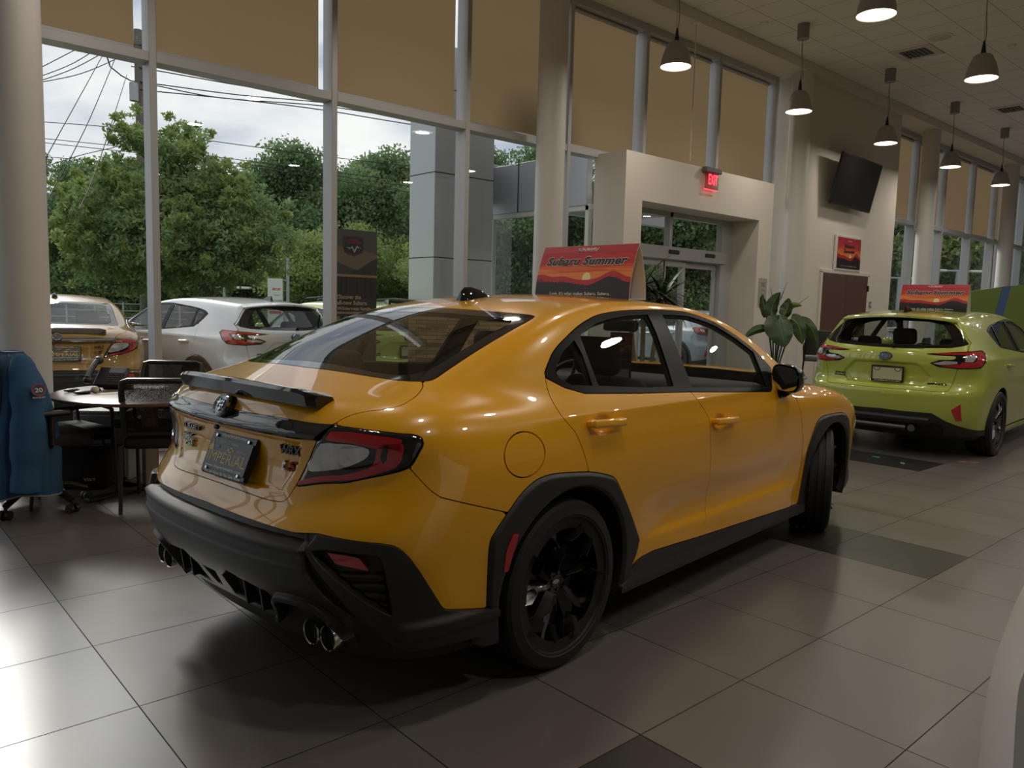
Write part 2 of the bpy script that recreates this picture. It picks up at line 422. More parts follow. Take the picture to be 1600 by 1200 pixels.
# ------------------------------------------------------------------ cars
def surf_x(S, y, z, x0=-1.3, x1=-.3):
    for _ in range(40):
        m = (x0+x1)/2
        if S.F(np.array([m]), np.array([y]), np.array([z]))[0] < 0: x1 = m
        else: x0 = m
    return x1
def rear_frame(S, y, z, out=.004):
    """frame on the tail: x towards the right as seen from behind, y up the panel"""
    x = surf_x(S, y, z); n = S.normal(np.array([[x, y, z]]))[0]
    o = np.array([x, y, z])+n*out
    r = np.cross([0, 0, 1.], n)
    return frame(o, r, np.cross(n, r))
def wheel(parent, loc, M, side, steer=0., style='sport', R=.335, W=.245, face=None, rimcol=None, caliper=None):
    """tyre mesh with rim, disc, caliper and cap as its pieces; local z points outwards"""
    h = W/2
    prof = [(R*.66, -h*.86), (R*.74, -h*.97), (R*.86, -h*1.0), (R*.95, -h*.96), (R*.985, -h*.86)]
    for g in (-.55, -.2, .2, .55):
        prof += [(R, h*(g-.07)), (R-.009, h*(g-.055)), (R-.009, h*(g+.055)), (R, h*(g+.07))]
    prof += [(R*.985, h*.86), (R*.95, h*.96), (R*.86, h*1.0), (R*.83, h*1.01), (R*.82, h*.985), (R*.795, h*.97), (R*.785, h*.9), (R*.66, h*.86)]
    t = B().lathe(prof, n=72).obj('wheel', M['tyre'], parent, ang=28)
    t.matrix_local = Matrix.Translation(loc) @ Matrix.Rotation(steer, 4, 'Z') @ Matrix.Rotation(math.pi/2 if side < 0 else -math.pi/2, 4, 'X')
    rr = R*.805
    b = B(); b.lathe([(rr*.97, -h*.8), (rr*.93, -h*.5), (rr*.90, h*.3), (rr*.94, h*.80), (rr*.985, h*.93), (rr*1.0, h*.97), (rr*1.01, h*.93), (rr*.985, h*.5), (rr*.97, -h*.8)], n=64)
    z0 = h*.66
    def arm(pts, w0, w1):
        pl = np.array(pts); d = np.gradient(pl, axis=0); d /= np.linalg.norm(d, axis=1)[:, None]; nn = np.stack([-d[:, 1], d[:, 0]], 1)
        w = np.linspace(w0, w1, len(pl))[:, None]; poly = np.concatenate([pl+nn*w, (pl-nn*w)[::-1]])
        k = len(b.bm.verts); b.prism([tuple(q) for q in poly[::-1]], .026, bev=.004)
        b.bm.verts.ensure_lookup_table()
        for v in b.bm.verts[k:]:
            r = math.hypot(v.co.x, v.co.y); v.co.z += z0-.028-.035*(1-min(1, r/rr))**1.5+(.012 if r > rr*.8 else 0)
    pol = lambda r, a: (r*rr*math.cos(a), r*rr*math.sin(a))
    for k in range(5):
        a = k*2*math.pi/5+.31
        if style == 'sport':
            for sg in (-1, 1):
                arm([pol(.17, a+sg*.22), pol(.45, a+sg*.17), pol(.72, a+sg*.24), pol(.97, a+sg*.19)], .0150, .0120)
                arm([pol(.60, a+sg*.20), pol(.80, a+sg*.36), pol(.96, a+sg*.44)], .0115, .009)
        else:
            for sg in (-1, 1): arm([pol(.18, a+sg*.16), pol(.6, a+sg*.13), pol(.98, a+sg*.22)], .011, .012)
            arm([pol(.2, a+.63), pol(.6, a+.60), pol(.98, a+.56)], .008, .009)
    b.cyl((0, 0, z0-.065), (0, 0, z0-.018), .052, .046, n=32)
    for k in range(5):
        a = k*2*math.pi/5; b.cyl((.036*math.cos(a), .036*math.sin(a), z0-.03), (.036*math.cos(a), .036*math.sin(a), z0-.012), .008, n=6)
    b.obj('rim', rimcol or M['rim'], t, ang=30)
    B().cyl((0, 0, z0-.022), (0, 0, z0-.013), .029, .026, n=24).obj('centre_cap', M['rim'], t)
    e = B().ball((0, 0, z0-.013), .02, 8, (1, .55, .15)); e.obj('emblem', M['chrome'], t)
    B().lathe([(.06, 0), (.165, 0), (.165, .026), (.06, .026)], c=(0, 0, -.01), n=48).obj('brake_disc', M['steel'], t)
    d = B(); poly = [(.185*math.cos(q), .185*math.sin(q)) for q in np.linspace(-.38, .38, 9)]+[(.105*math.cos(q), .105*math.sin(q)) for q in np.linspace(.38, -.38, 9)]
    d.prism(poly, .075, Matrix.Rotation(math.radians(165 if side < 0 else 15), 4, 'Z') @ Matrix.Translation((0, 0, -.03)), bev=.01)
    d.obj('brake_caliper', caliper or M['steel'], t)
    return t
def badge(S, parent, M, y, z, r, sx=1., name='emblem', dark=True):
    f = rear_frame(S, y, z, 0.)
    k = Matrix.Diagonal((sx, 1, 1, 1))
    e = B().lathe([(0, .026), (r*.8, .026), (r*1.04, .02), (r*1.12, 0), (r*1.12, -.02)], n=40, M=k).obj(name, M['gloss_black'] if dark else M['navy'], parent); e.matrix_local = f
    if not dark: f2 = 0.
    B().lathe([(r*.80, .030), (r*.90, .036), (r*1.0, .030), (r*1.0, .02)], n=40, M=k).obj('ring', M['chrome'], e)
    B().lathe([(0, .0305), (r*.86, .0305)], n=40, M=k).obj('field', M['navy'], e)
    b = B()
    for px, py, q in ((-.30, .14, .42), (.08, .26, .20), (.42, .24, .20), (.12, -.12, .22), (.46, -.10, .22), (.24, -.44, .22)):
        b.prism([(px*r*sx+q*r*(1 if i % 2 == 0 else .28)*math.cos(i*math.pi/4), py*r+q*r*(1 if i % 2 == 0 else .28)*math.sin(i*math.pi/4)) for i in range(8)], .004, Matrix.Translation((0, 0, .031)))
    b.obj('stars', M['chrome'], e)
    return e
def seat(parent, mat, x, y, z=.30, bench=False):
    w = .50
    b = B()
    b.box((x+.22, y, z+.12), (.52, w, .17), .06, seg=3)
    b.box((x-.10, y, z+.46), (.15, w, .62), .07, rot=(0, -.24, 0), seg=3)
    o = b.obj('seat', mat, parent)
    B().box((x-.235, y, z+.87), (.11, .27, .20), .06, rot=(0, -.2, 0), seg=4).obj('headrest', mat, o)
    h = B(); h.cyl((x-.19, y-.06, z+.7), (x-.215, y-.06, z+.82), .008); h.cyl((x-.19, y+.06, z+.7), (x-.215, y+.06, z+.82), .008); h.obj('headrest_post', mat, o)
    return o
def interior(parent, M, wheel_side=1):
    for y in (.36, -.36): seat(parent, M['seat'], 1.12, y)
    b = B(); b.box((.34, 0, .42), (.5, 1.24, .16), .06); b.box((.02, 0, .74), (.16, 1.24, .62), .07, rot=(0, -.32, 0)); o = b.obj('rear_bench', M['seat'], parent)
    for y in (.42, -.42): B().box((-.10, y, 1.10), (.10, .25, .17), .06, rot=(0, -.25, 0), seg=4).obj('headrest', M['seat'], o)
    B().box((-.30, 0, 1.02), (.55, 1.2, .03), .01).obj('parcel_shelf', M['interior'], parent)
    b = B(); b.box((1.95, 0, .88), (.5, 1.45, .22), .08, seg=3); b.box((1.85, 0, .7), (.3, 1.4, .25), .05); d = b.obj('dashboard', M['interior'], parent)
    c = Vector((1.58, .36*wheel_side, .90)); R = Matrix.Rotation(math.radians(-65), 4, 'Y')
    b = B(); b.tube([c+R @ Vector((.185*math.cos(a), .185*math.sin(a), 0)) for a in np.linspace(0, 2*math.pi, 32, endpoint=False)], .015, closed=True)
    for a in (0, 2.2, 4.1): b.cyl(c, c+R @ Vector((.18*math.cos(a), .18*math.sin(a), 0)), .012, n=8)
    b.ball(c, .055, 8, (1, 1, .6)); b.cyl(c, c+Vector((.3, 0, -.1)), .03); b.obj('steering_wheel', M['interior'], parent)
    b = B(); b.box((1.62, 0, 1.31), (.03, .25, .07), .02, rot=(0, .15, 0)); b.cyl((1.64, 0, 1.31), (1.72, 0, 1.37), .01); o = b.obj('rear_view_mirror', M['gloss_black'], parent)
    B().box((1.603, 0, 1.31), (.004, .23, .056), .0, rot=(0, .15, 0)).obj('mirror_glass', M['mirror'], o)
def housing(car, M, c, r, sd, y0, y1):
    b = B(); P = [(c[0]+r*math.cos(a), c[1]+r*math.sin(a)) for a in np.linspace(-.40, math.pi+.40, 40)]
    V = [(x, sd*y0, z) for x, z in P]+[(x, sd*y1, z) for x, z in P]; n = len(P)
    b.mesh(V, [(i, i+1, n+i+1, n+i) for i in range(n-1)]+[tuple(range(n))]); return b.obj('wheel_housing', M['dark'], car)
def build_sedan(name, M, detail=True, res=.014, steer=0.):
    S = Sedan(); Bd = Body(S, res); car = empty(name)
    A = lambda P: np.abs(P[:, 1])
    W = lambda P: P[:, 2]+P[:, 0]+.9
    SP = lambda P: np.stack([A(P)+P[:, 0]+1., P[:, 2]], 1)
    st = np.stack
    glassR = crv([(0, -.592), (.25, -.578), (.42, -.561), (.54, -.535), (.605, -.497), (.62, -.46), (.612, -.384), (.602, -.204), (.593, -.022), (.575, .12), (.545, .16), (.45, .145), (.349, .124), (.2, .108), (0, .100)], 4, False)
    glassR = np.concatenate([[(-.3, -.592)], glassR, [(-.3, .1)]])
    frit = np.concatenate([[(-.3, -.53)], crv([(0, -.53), (.25, -.53), (.38, -.525), (.48, -.503), (.535, -.45), (.548, -.385), (.541, -.182), (.53, .01), (.515, .055), (.47, .072), (.316, .04), (.16, .032), (0, .03)], 4, False), [(-.3, .03)]])
    fG = lambda P: np.maximum(sdpoly(glassR, st([A(P), P[:, 0]], 1)), 1.0-P[:, 2])
    fFr = lambda P: sdpoly(frit, st([A(P), P[:, 0]], 1))
    ws = np.concatenate([[(-.3, 2.5)], crv([(0, 2.5), (.4, 2.44), (.65, 2.30), (.735, 2.16), (.735, 2.05), (.70, 1.9), (.645, 1.70), (.60, 1.55), (.56, 1.50), (.3, 1.515), (0, 1.52)], 4, False), [(-.3, 1.52)]])
    fW = lambda P: np.maximum(sdpoly(ws, st([A(P), P[:, 0]], 1)), .9-P[:, 2])
    XZ = lambda P: P[:, [0, 2]]
    dlo = np.concatenate([crv([(-.021, 1.155), (.026, 1.197), (.087, 1.241), (.185, 1.286), (.308, 1.333), (.407, 1.361), (.519, 1.384), (.713, 1.402), (.946, 1.410), (1.049, 1.411), (1.209, 1.408), (1.337, 1.399), (1.553, 1.352), (1.749, 1.266), (1.876, 1.189), (1.977, 1.093)], 3, False), [(1.847, .973), (1.4, 1.0), (.947, 1.028), (.527, 1.048), (.153, 1.071), (.053, 1.098), (-.016, 1.133)]])
    fD = lambda P: np.maximum(sdpoly(dlo, XZ(P)), .5-A(P))
    lid = np.concatenate([[(-.3, 1.455)], [(0, 1.455), (.25, 1.47), (.42, 1.485), (.54, 1.50), (.60, 1.535)], crv([(.63, 1.50), (.671, 1.41), (.69, 1.33), (.688, 1.285), (.66, 1.225), (.636, 1.195), (.595, 1.133), (.571, 1.072), (.55, 1.023), (.528, .969), (.474, .876), (.44, .783), (.421, .717)], 3, False), crv([(.412, .70), (.394, .688), (.337, .675), (.246, .670), (0, .669)], 4, False), [(-.3, .669)]])
    fL = lambda P: np.maximum(np.maximum(sdpoly(lid, st([A(P), W(P)], 1)), P[:, 0]+.3), .55-P[:, 2])
    lamp = np.concatenate([crv([(.571, 1.055), (.670, 1.095), (.753, 1.152), (.79, 1.192), (.806, 1.198), (.812, 1.175), (.806, 1.13), (.792, 1.073), (.766, 1.027), (.722, .974), (.658, .914), (.604, .868), (.50, .805), (.439, .773)], 3, False), [(.474, .876), (.528, .969), (.55, 1.023)]])
    fT = lambda P: np.maximum(np.maximum(sdpoly(lamp, st([A(P), W(P)], 1)), P[:, 0]+.5), .6-P[:, 2])
    zs = np.array([(-2, .96), (-.75, .96), (-.72, .886), (-.694, .846), (-.667, .808), (-.638, .783), (-.566, .758), (-.365, .692), (-.1, .60)])
    fSeam = lambda P: P[:, 2]-np.interp(P[:, 0], zs[:, 0], zs[:, 1])
    bl = np.array([(-1, .668), (0, .668), (.35, .660), (.54, .654), (.66, .664), (.80, .656), (.95, .648), (1.012, .640), (1.05, .624), (1.084, .596), (1.12, .555), (1.22, .413), (1.235, .397), (1.26, .388), (1.35, .370), (1.46, .349), (1.7, .33)])
    fBl = lambda P: np.maximum(P[:, 2]-np.interp(SP(P)[:, 0], bl[:, 0], bl[:, 1]), P[:, 0]+.3)
    bb = np.array([(-1, .31), (0, .31), (.12, .31), (.40, .30), (.5, .29), (.83, .272), (1.0, .268), (1.25, .275), (1.46, .258), (1.8, .25)])
    fBb = lambda P: np.interp(SP(P)[:, 0], bb[:, 0], bb[:, 1])-P[:, 2]
    arR = crv([(-.424, .20), (-.422, .347), (-.429, .495), (-.430, .591), (-.406, .632), (-.349, .694), (-.287, .750), (-.224, .782), (-.169, .793), (-.088, .793), (.103, .771), (.24, .738), (.29, .715), (.326, .677), (.425, .554), (.515, .43), (.527, .405), (.511, .344), (.478, .287), (.45, .20)], 3)
    arF = crv([(2.25, .20), (2.30, .25), (2.33, .40), (2.348, .557), (2.388, .653), (2.45, .745), (2.50, .77), (2.587, .78), (2.85, .775), (2.99, .745), (3.06, .69), (3.15, .55), (3.20, .40), (3.22, .20)], 3)
    cR, rR, cF, rF = (.02, .335), .383, (2.765, .335), .380
    hole = lambda P, c, r: r-np.hypot(P[:, 0]-c[0], P[:, 2]-c[1])
    fHoles = lambda P: np.maximum(np.maximum(hole(P, cR, rR), hole(P, cF, rF)), -9)
    fAR = lambda P: np.maximum(np.maximum(sdpoly(arR, XZ(P)), hole(P, cR, rR)), .5-A(P))
    fAF = lambda P: np.maximum(np.maximum(sdpoly(arF, XZ(P)), hole(P, cF, rF)), .5-A(P))
    fARs = lambda P: np.maximum(np.minimum(sdpoly(arR, XZ(P)), -hole(P, cR, -rR)*0+np.hypot(P[:, 0]-cR[0], P[:, 2]-cR[1])-rR), .5-A(P))
    fAFs = lambda P: np.maximum(np.minimum(sdpoly(arF, XZ(P)), np.hypot(P[:, 0]-cF[0], P[:, 2]-cF[1])-rF), .5-A(P))
    sk = np.array([(.3, .20), (.44, .25), (.476, .287), (.515, .306), (.56, .318), (.656, .326), (.826, .319), (1.07, .305), (1.485, .289), (2.25, .256), (2.5, .25)])
    fSk = lambda P: np.maximum(np.maximum(P[:, 2]-np.interp(P[:, 0], sk[:, 0], sk[:, 1]), .36-P[:, 0]), np.maximum(P[:, 0]-2.38, .3-A(P)))
    bs = [(.958, 1.031), (1.004, .978), (1.062, .926), (1.091, .870), (1.103, .76), (1.118, .68), (1.138, .56), (1.145, .47), (1.14, .39), (1.10, .335), (1.07, .30), (1.06, .20)]
    rd = np.concatenate([[(.95, 1.10), (0, 1.17)], crv([(-.025, 1.140), (-.046, 1.07), (-.039, 1.003), (.003, .956), (.033, .921), (.083, .818), (.101, .772), (.12, .70)], 3, False), [(.4, .4), (.4, .20)], crv(bs, 3, False)[::-1]])
    fd = np.concatenate([crv(bs, 3, False), [(2.2, .20)], crv([(2.199, .266), (2.266, .33), (2.284, .466), (2.270, .617), (2.220, .768), (2.180, .866), (2.137, .938), (2.09, .985)], 3, False), [(1.97, 1.06), (.97, 1.10)]])
    fRD = lambda P: np.maximum(sdpoly(rd, XZ(P)), .5-A(P))
    fFD = lambda P: np.maximum(sdpoly(fd, XZ(P)), .5-A(P))
    fuel = lambda P: np.maximum((np.hypot((P[:, 0]+.268)/1.3, P[:, 2]-.884)-.081), .5-A(P))
    hood = np.concatenate([[(-.3, 2.5)], [(0, 2.5), (.4, 2.44), (.62, 2.33), (.70, 2.36)], crv([(.73, 2.6), (.735, 2.9), (.70, 3.25), (.60, 3.45), (.4, 3.56), (0, 3.6)], 3, False), [(-.3, 3.6)]])
    fH = lambda P: np.maximum(sdpoly(hood, st([A(P), P[:, 0]], 1)), .66-P[:, 2])
    fFB = lambda P: np.maximum(3.10-P[:, 0]+.35*np.maximum(P[:, 2]-.55, -.2)*1.4, P[:, 2]-.80)
    mx = lambda *a: np.maximum.reduce(a)
    mn = lambda *a: np.minimum.reduce(a)
    pt = M['paint']
    # painted panels
    uni = lambda P: mn(fG(P), fW(P), fD(P), fL(P), fT(P), np.maximum(mn(fSeam(P), P[:, 0]*0+9), P[:, 0]+.3), fARs(P), fAFs(P), fSk(P), fRD(P), fFD(P), fuel(P), fH(P), 2.17-P[:, 0], P[:, 2]-.20)
    Bd.panel('body_shell', pt, lambda P: -uni(P), car)
    front = lambda P: mx(2.17-P[:, 0], -fFD(P), -fH(P), -fAFs(P), -fW(P), -fFB(P), -fD(P), -fSk(P), .2-P[:, 2])
    for sd in (-1, 1): Bd.panel('front_fender', pt, front, car, sd)
    Bd.panel('hood', pt, lambda P: mx(fH(P), -fW(P)), car)
    Bd.panel('front_bumper', pt, lambda P: mx(fFB(P), -fAFs(P), -fH(P), .28-P[:, 2]), car)
    Bd.panel('front_valance', M['plastic'], lambda P: mx(fFB(P), -fAFs(P), P[:, 2]-.28, .18-P[:, 2]), car)
    hx = lambda P, c: -.016*np.exp(-(((P[:, 0]-c[0])/.052)**2+((P[:, 2]-c[1])/.034)**2)**2)
    sculpt = lambda P: (-.016*np.exp(-((P[:, 2]-.48)/.10)**2)+.009*sstep(.425, .385, P[:, 2]))*sstep(.45, .8, P[:, 0])*sstep(2.35, 2.0, P[:, 0])
    for sd in (-1, 1):
        d = Bd.panel('rear_door', pt, lambda P: mx(fRD(P), -fD(P), -fARs(P), -fSk(P)), car, sd, lambda P: hx(P, (.205, .948))+sculpt(P), refine=1 if sd < 0 else 0)
        e = Bd.panel('front_door', pt, lambda P: mx(fFD(P), -fD(P), -fAFs(P), -fSk(P)), car, sd, lambda P: hx(P, (1.20, .868))+sculpt(P), refine=1 if sd < 0 else 0)
        for door, c in ((d, (.218, .956)), (e, (1.228, .872))):
            y = .905*sd; yy = -.5; 
            q = S.project(np.array([[c[0], .9, c[1]]]), 6)[0]
            b = B(); a = .045
            b.box((c[0], sd*(q[1]+.028), c[1]), (.225, .022, .034), .010, rot=(sd*.18, a, 0), seg=3)
            for dx in (-.10, .095): b.box((c[0]+dx, sd*(q[1]+.010), c[1]-dx*a), (.036, .04, .031), .009, rot=(sd*.18, a, 0))
            b.obj('handle', pt, door)
        Bd.panel('wheel_arch_trim', M['plastic'], fAR, car, sd, lambda P: .013*sstep(0, .014, -fAR(P)), refine=1 if sd < 0 else 0, th=.03)
        Bd.panel('wheel_arch_trim', M['plastic'], fAF, car, sd, lambda P: .013*sstep(0, .014, -fAF(P)), refine=1 if sd < 0 else 0, th=.03)
        mk = [(-.334, .612), (-.300, .607), (-.318, .55), (-.342, .470), (-.366, .474), (-.362, .55)]
        Bd.panel('side_marker', M['red_lens'], lambda P: mx(sdpoly(mk, XZ(P)), .5-A(P)), car, sd, lambda P: .0155+0*P[:, 0], refine=1, th=.004)
        Bd.panel('side_skirt', M['plastic'], lambda P: mx(fSk(P), -fARs(P)*0-1, hole(P, cR, rR), hole(P, cF, rF), .205-P[:, 2]), car, sd, lambda P: .010+.022*sstep(.27, .21, P[:, 2]), th=.04)
        Bd.panel('fuel_door' if sd < 0 else 'quarter_cover', pt, fuel, car, sd, refine=1, gap=.003)
        # wheel housings
        for c, r in ((cR, rR), (cF, rF)):
            housing(car, M, c, r+.004, sd, .53, .865)
    Bd.panel('rear_bumper', pt, lambda P: mx(fSeam(P), -fL(P), -fT(P), -fBl(P), -fARs(P), P[:, 0]+.3), car, th=.02)
    # boot lid, garnish strip, lamps
    gar = np.concatenate([[(-.3, .951)], crv([(0, .951), (.25, .951), (.43, .951), (.52, .956)], 3, False), [(.548, .985), (.567, 1.008), (.50, 1.006), (.34, 1.010), (0, 1.008), (-.3, 1.008)]])
    fGar = lambda P: mx(sdpoly(gar, st([A(P), P[:, 2]], 1)), P[:, 0]+.5)
    inset = crv([(-.5, .948), (0, .948), (.44, .944), (.452, .93), (.43, .86), (.385, .775), (.36, .762), (0, .757), (-.5, .757)], 2)
    lidd = lambda P: -.009*sstep(0, .014, -sdpoly(inset, st([A(P), P[:, 2]], 1)))*(P[:, 0] < -.6)
    lidp = Bd.panel('trunk_lid', pt, lambda P: mx(fL(P), -fGar(P), -fG(P)), car, disp=lidd, refine=1 if detail else 0)
    Bd.panel('garnish_strip', M['gloss_black'], fGar, lidp, disp=lambda P: .004+.016*sstep(1.006, .966, P[:, 2])*sstep(.951, .962, P[:, 2]), refine=1 if detail else 0, gap=.0)
    for sd in (-1, 1):
        t = Bd.panel('tail_lamp', M['gloss_black'], lambda P: fT(P), car, sd, lambda P: .006*sstep(0, .012, -fT(P)), refine=1, th=.03)
        yw = lambda P: st([A(P), W(P)], 1)
        rear = lambda P: np.maximum(P[:, 0]+.5, .6-P[:, 2])
        rt = [(.574, 1.020), (.605, 1.036), (.70, 1.088), (.772, 1.140), (.771, 1.10), (.74, 1.072), (.70, 1.045), (.605, .998), (.562, .985)]
        rm = crv([(.774, 1.125), (.775, 1.085), (.765, 1.050), (.741, 1.008), (.657, .918), (.56, .848), (.462, .790), (.457, .802), (.52, .845), (.597, .893), (.66, .948), (.70, .995), (.715, 1.05), (.728, 1.075)], 3)
        cl = crv([(.545, .965), (.60, .990), (.66, 1.022), (.693, 1.036), (.69, 1.015), (.659, .975), (.598, .915), (.53, .872), (.488, .858), (.50, .90)], 2)
        dk = [(.735, 1.085), (.745, 1.09), (.738, 1.04), (.728, 1.02), (.722, 1.035)]
        for nm, pl, mt, dd in (('red_lens', rt, M['red_lens'], .009), ('red_lens', rm, M['red_lens'], .009), ('clear_lens', cl, M['clear_lens'], .009), ('light_bar', dk, M['gloss_black'], .0105)):
            Bd.panel(nm, mt, lambda P, pl=pl: mx(sdpoly(pl, yw(P)), rear(P)), t, sd, lambda P, dd=dd: dd+0*P[:, 0], refine=2, th=.006, gap=0)
    # lower rear bumper
    crease = np.array([(.598, .70), (.600, .617), (.618, .545), (.70, .47), (.792, .41), (.965, .29), (1.0, .26)])
    pod = [(.596, .612), (.664, .672), (.95, .668), (1.2, .66), (1.6, .5), (1.6, .20), (1.03, .20), (.99, .29), (.80, .43), (.63, .575)]
    rec = crv([(.655, .612), (.74, .622), (.93, .612), (.968, .585), (.995, .48), (1.003, .42), (.985, .412), (.86, .472), (.73, .55), (.665, .592)], 3)
    exh = crv([(.455, .20), (.455, .36), (.462, .405), (.50, .418), (.585, .420), (.66, .405), (.74, .335), (.80, .28), (.82, .20)], 3)
    dif = [(.135, .325), (.105, .42), (.17, .462), (.40, .430), (.43, .40), (.435, .325)]
    fog = [(-.1, .345), (.058, .345), (.058, .425), (-.1, .425)]
    strip = [(-1, .643), (.52, .635), (.60, .628), (.60, .70), (-1, .70)]
    def dlow(P):
        q = SP(P); s_, z = q[:, 0], q[:, 1]
        cen = sstep(.0, .02, s_-np.interp(-z, -crease[:, 1], crease[:, 0]))      # 0 inside the centre bulge, 1 outside
        d = (1-cen)*(.034*sstep(.644, .610, z)*sstep(.30, .50, z)-.008*sstep(.606, .594, z)+.005*sstep(.566, .556, z)*sstep(.40, .55, z))
        d += cen*(-.004)
        d += .022*sstep(0, .016, -sdpoly(pod, q))
        d += -.034*sstep(0, .010, -sdpoly(rec, q))
        sl = sdpoly(rec, q) < -.012
        d += np.where(sl & (z < .560), .016*sstep(.3, .75, np.abs(((z-.3)/.034) % 1-.5)*2), 0)
        d += -.014*sstep(0, .006, -sdpoly(strip, q))
        e = sdpoly(exh, q); d += .020*sstep(.032, .022, e)*sstep(.50, .46, z)*(e > 0)
        d += -.05*sstep(0, .012, -sdpoly(dif, q)) - .04*sstep(0, .008, -sdpoly(fog, q))
        d += .016*sstep(.385, .355, z)*sstep(1.0, 1.06, s_)*sstep(.30, .33, z)
        return d
    low = Bd.panel('lower_bumper', M['plastic'], lambda P: mx(fBl(P), fBb(P), -sdpoly(exh, SP(P)), hole(P, cR, rR+.02), P[:, 0]+.37), car, disp=dlow, refine=(2 if detail else 1), th=.05, gap=.0)
    rf = [(.715, .612), (.80, .610), (.862, .603), (.905, .562), (.83, .572), (.755, .580)]
    for sd in (-1, 1): Bd.panel('reflector', M['red_lens'], lambda P: mx(sdpoly(rf, SP(P)), P[:, 0]+.4), low, sd, lambda P: .004+0*P[:, 0], refine=2, th=.02, gap=0)
    if detail:
        for y in (.205, .30):
            for sd in (-1, 1): B().prism([(-.992+.16*y*y, .452), (-.93, .45), (-.90, .325), (-.972+.16*y*y, .33)], .008, Matrix.Translation((0, sd*y+.004, 0)) @ Matrix.Rotation(math.pi/2, 4, 'X')).obj('diffuser_fin', M['plastic'], low)
        b = B()
        for i in range(3):
            for j in range(4): 
                c = ((-.042+.028*j+(.014 if i % 2 else 0)), .362+.022*i)
                b.tube([(-.942, c[0]+.013*math.cos(a), c[1]+.013*math.sin(a)) for a in np.linspace(0, 2*math.pi, 6, endpoint=False)], .0035, 5, closed=True)
        b.obj('grille', M['gloss_black'], low)
        for sd in (-1, 1):
            for y in (.532, .615):
                t = B().lathe([(.037, -.10), (.038, -.02), (.0395, 0), (.042, .003), (.0435, 0), (.0435, -.025), (.040, -.03), (.040, -.20)], n=40).obj('exhaust_tip', M['chrome'], car)
                t.matrix_local = Matrix.Translation((-.945+.10*y*y, sd*y, .312)) @ Matrix.Rotation(-math.pi/2, 4, 'Y')
                B().lathe([(0, -.02), (.0378, -.02)], n=24).obj('bore', M['dark'], t)
        # lip spoiler
        V, Fs = [], []; ys = np.linspace(-.475, .475, 41)
        for y in ys:
            e = sstep(.48, .40, abs(y)); hz = .026+.010*e; xb = -.902+.12*y*y; zb = 1.071-.03*y*y
            sec = [(xb+.02, zb-.012), (xb-.004, zb-.008), (xb-.014, zb+hz*.9+.004), (xb-.004, zb+hz+.012), (xb+.03, zb+hz+.010), (xb+.085, zb+.034-.02*y*y), (xb+.11, zb+.010-.03*y*y), (xb+.07, zb-.025)]
            if abs(y) > .474: sec = [(sx*.7+(xb+.07)*.3, sz-.006) for sx, sz in sec]
            V += [(a, y, c) for a, c in sec]
        k = 8
        for i in range(len(ys)-1): Fs += [(i*k+j, i*k+(j+1) % k, (i+1)*k+(j+1) % k, (i+1)*k+j) for j in range(k)]
        Fs += [tuple(range(k))[::-1], tuple(len(V)-k+j for j in range(k))]
        b = B(); b.mesh(V, Fs); sp = b.obj('spoiler', M['gloss_black'], lidp, ang=40)
        B().box((-.875, 0, 1.115), (.016, .11, .004), .001).obj('brake_light', M['dark'], sp)
        # badges and plate
        badge(S, lidp, M, -.005, 1.012, .043, 1.0)
        def letters(nm, body, y0, y1, z, h, mat, **kw):
            f = rear_frame(S, (y0+y1)/2, z, -.004); return text(nm, body, f, mat, lidp, width=abs(y1-y0), height=h, ext=.007, bold=.02, **kw)
        letters('lettering', 'SUBARU', .372, .205, .905, .021, M['gloss_black'], shear=.2)
        letters('dealer_badge', 'IMPERIAL', .385, .27, .852, .020, M['chrome'], shear=.3)
        letters('dealer_badge', 'CARS', .345, .275, .832, .016, M['chrome'], shear=.3)
        letters('dealer_badge', 'FORD OF', .38, .28, .872, .010, M['gloss_black'], shear=.3)
        letters('lettering', 'WRX', -.345, -.447, .905, .032, M['gloss_black'], shear=.25)
        letters('lettering', 't', -.352, -.372, .852, .036, M['chrome'], shear=.3)
        letters('lettering', 'S', -.375, -.425, .850, .036, M['cherry'], shear=.3)
        f = rear_frame(S, -.072, .838, .002) @ Matrix.Rotation(math.radians(-13), 4, 'X')
        b = B(); b.box((0, 0, .014), (.312, .166, .02), .008); pf = b.obj('plate_frame', M['plate_black'], lidp); pf.matrix_local = f
        B().box((0, -.003, .026), (.288, .118, .004), .001).obj('plate', M['plate_grey'], pf)
        def pl(nm, body, x, y, w, h, mat, z=.0285, **kw): text(nm, body, Matrix.Translation((x, y, z)), mat, pf, width=w, height=h, **kw)
        pl('frame_lettering', 'imperialcars.com', 0, .0685, .17, .014, M['white'], bold=.02, z=.0245)
        pl('frame_lettering', 'We Sell More, So You Save More', 0, -.073, .25, .013, M['white'], bold=.02, z=.0245)
        pl('plate_lettering', 'IMPERIAL', .0, -.018, .262, .038, M['gold']); 
        b = B(); 
        pl('plate_lettering', 'www.imperialcars.com', 0, -.050, .25, .013, M['white'], bold=.02)
        pl('plate_lettering', 'DODGE', -.055, .043, .04, .007, M['white']); pl('plate_lettering', 'SUBARU', .03, .040, .045, .008, M['white'])
        pl('plate_lettering', 'CHEVROLET', .085, .018, .075, .008, M['white']); pl('plate_lettering', 'Jeep', .055, .004, .022, .009, M['white']); pl('plate_lettering', 'RAM', .1, .004, .03, .006, M['white'])
        pl('plate_lettering', 'HYUNDAI   GMC', -.06, .004, .10, .006, M['white'])
        e = B().ball((-.075, .022, .028), .014, 8, (1, .5, .1)); e.obj('plate_mark', M['blue'], pf)
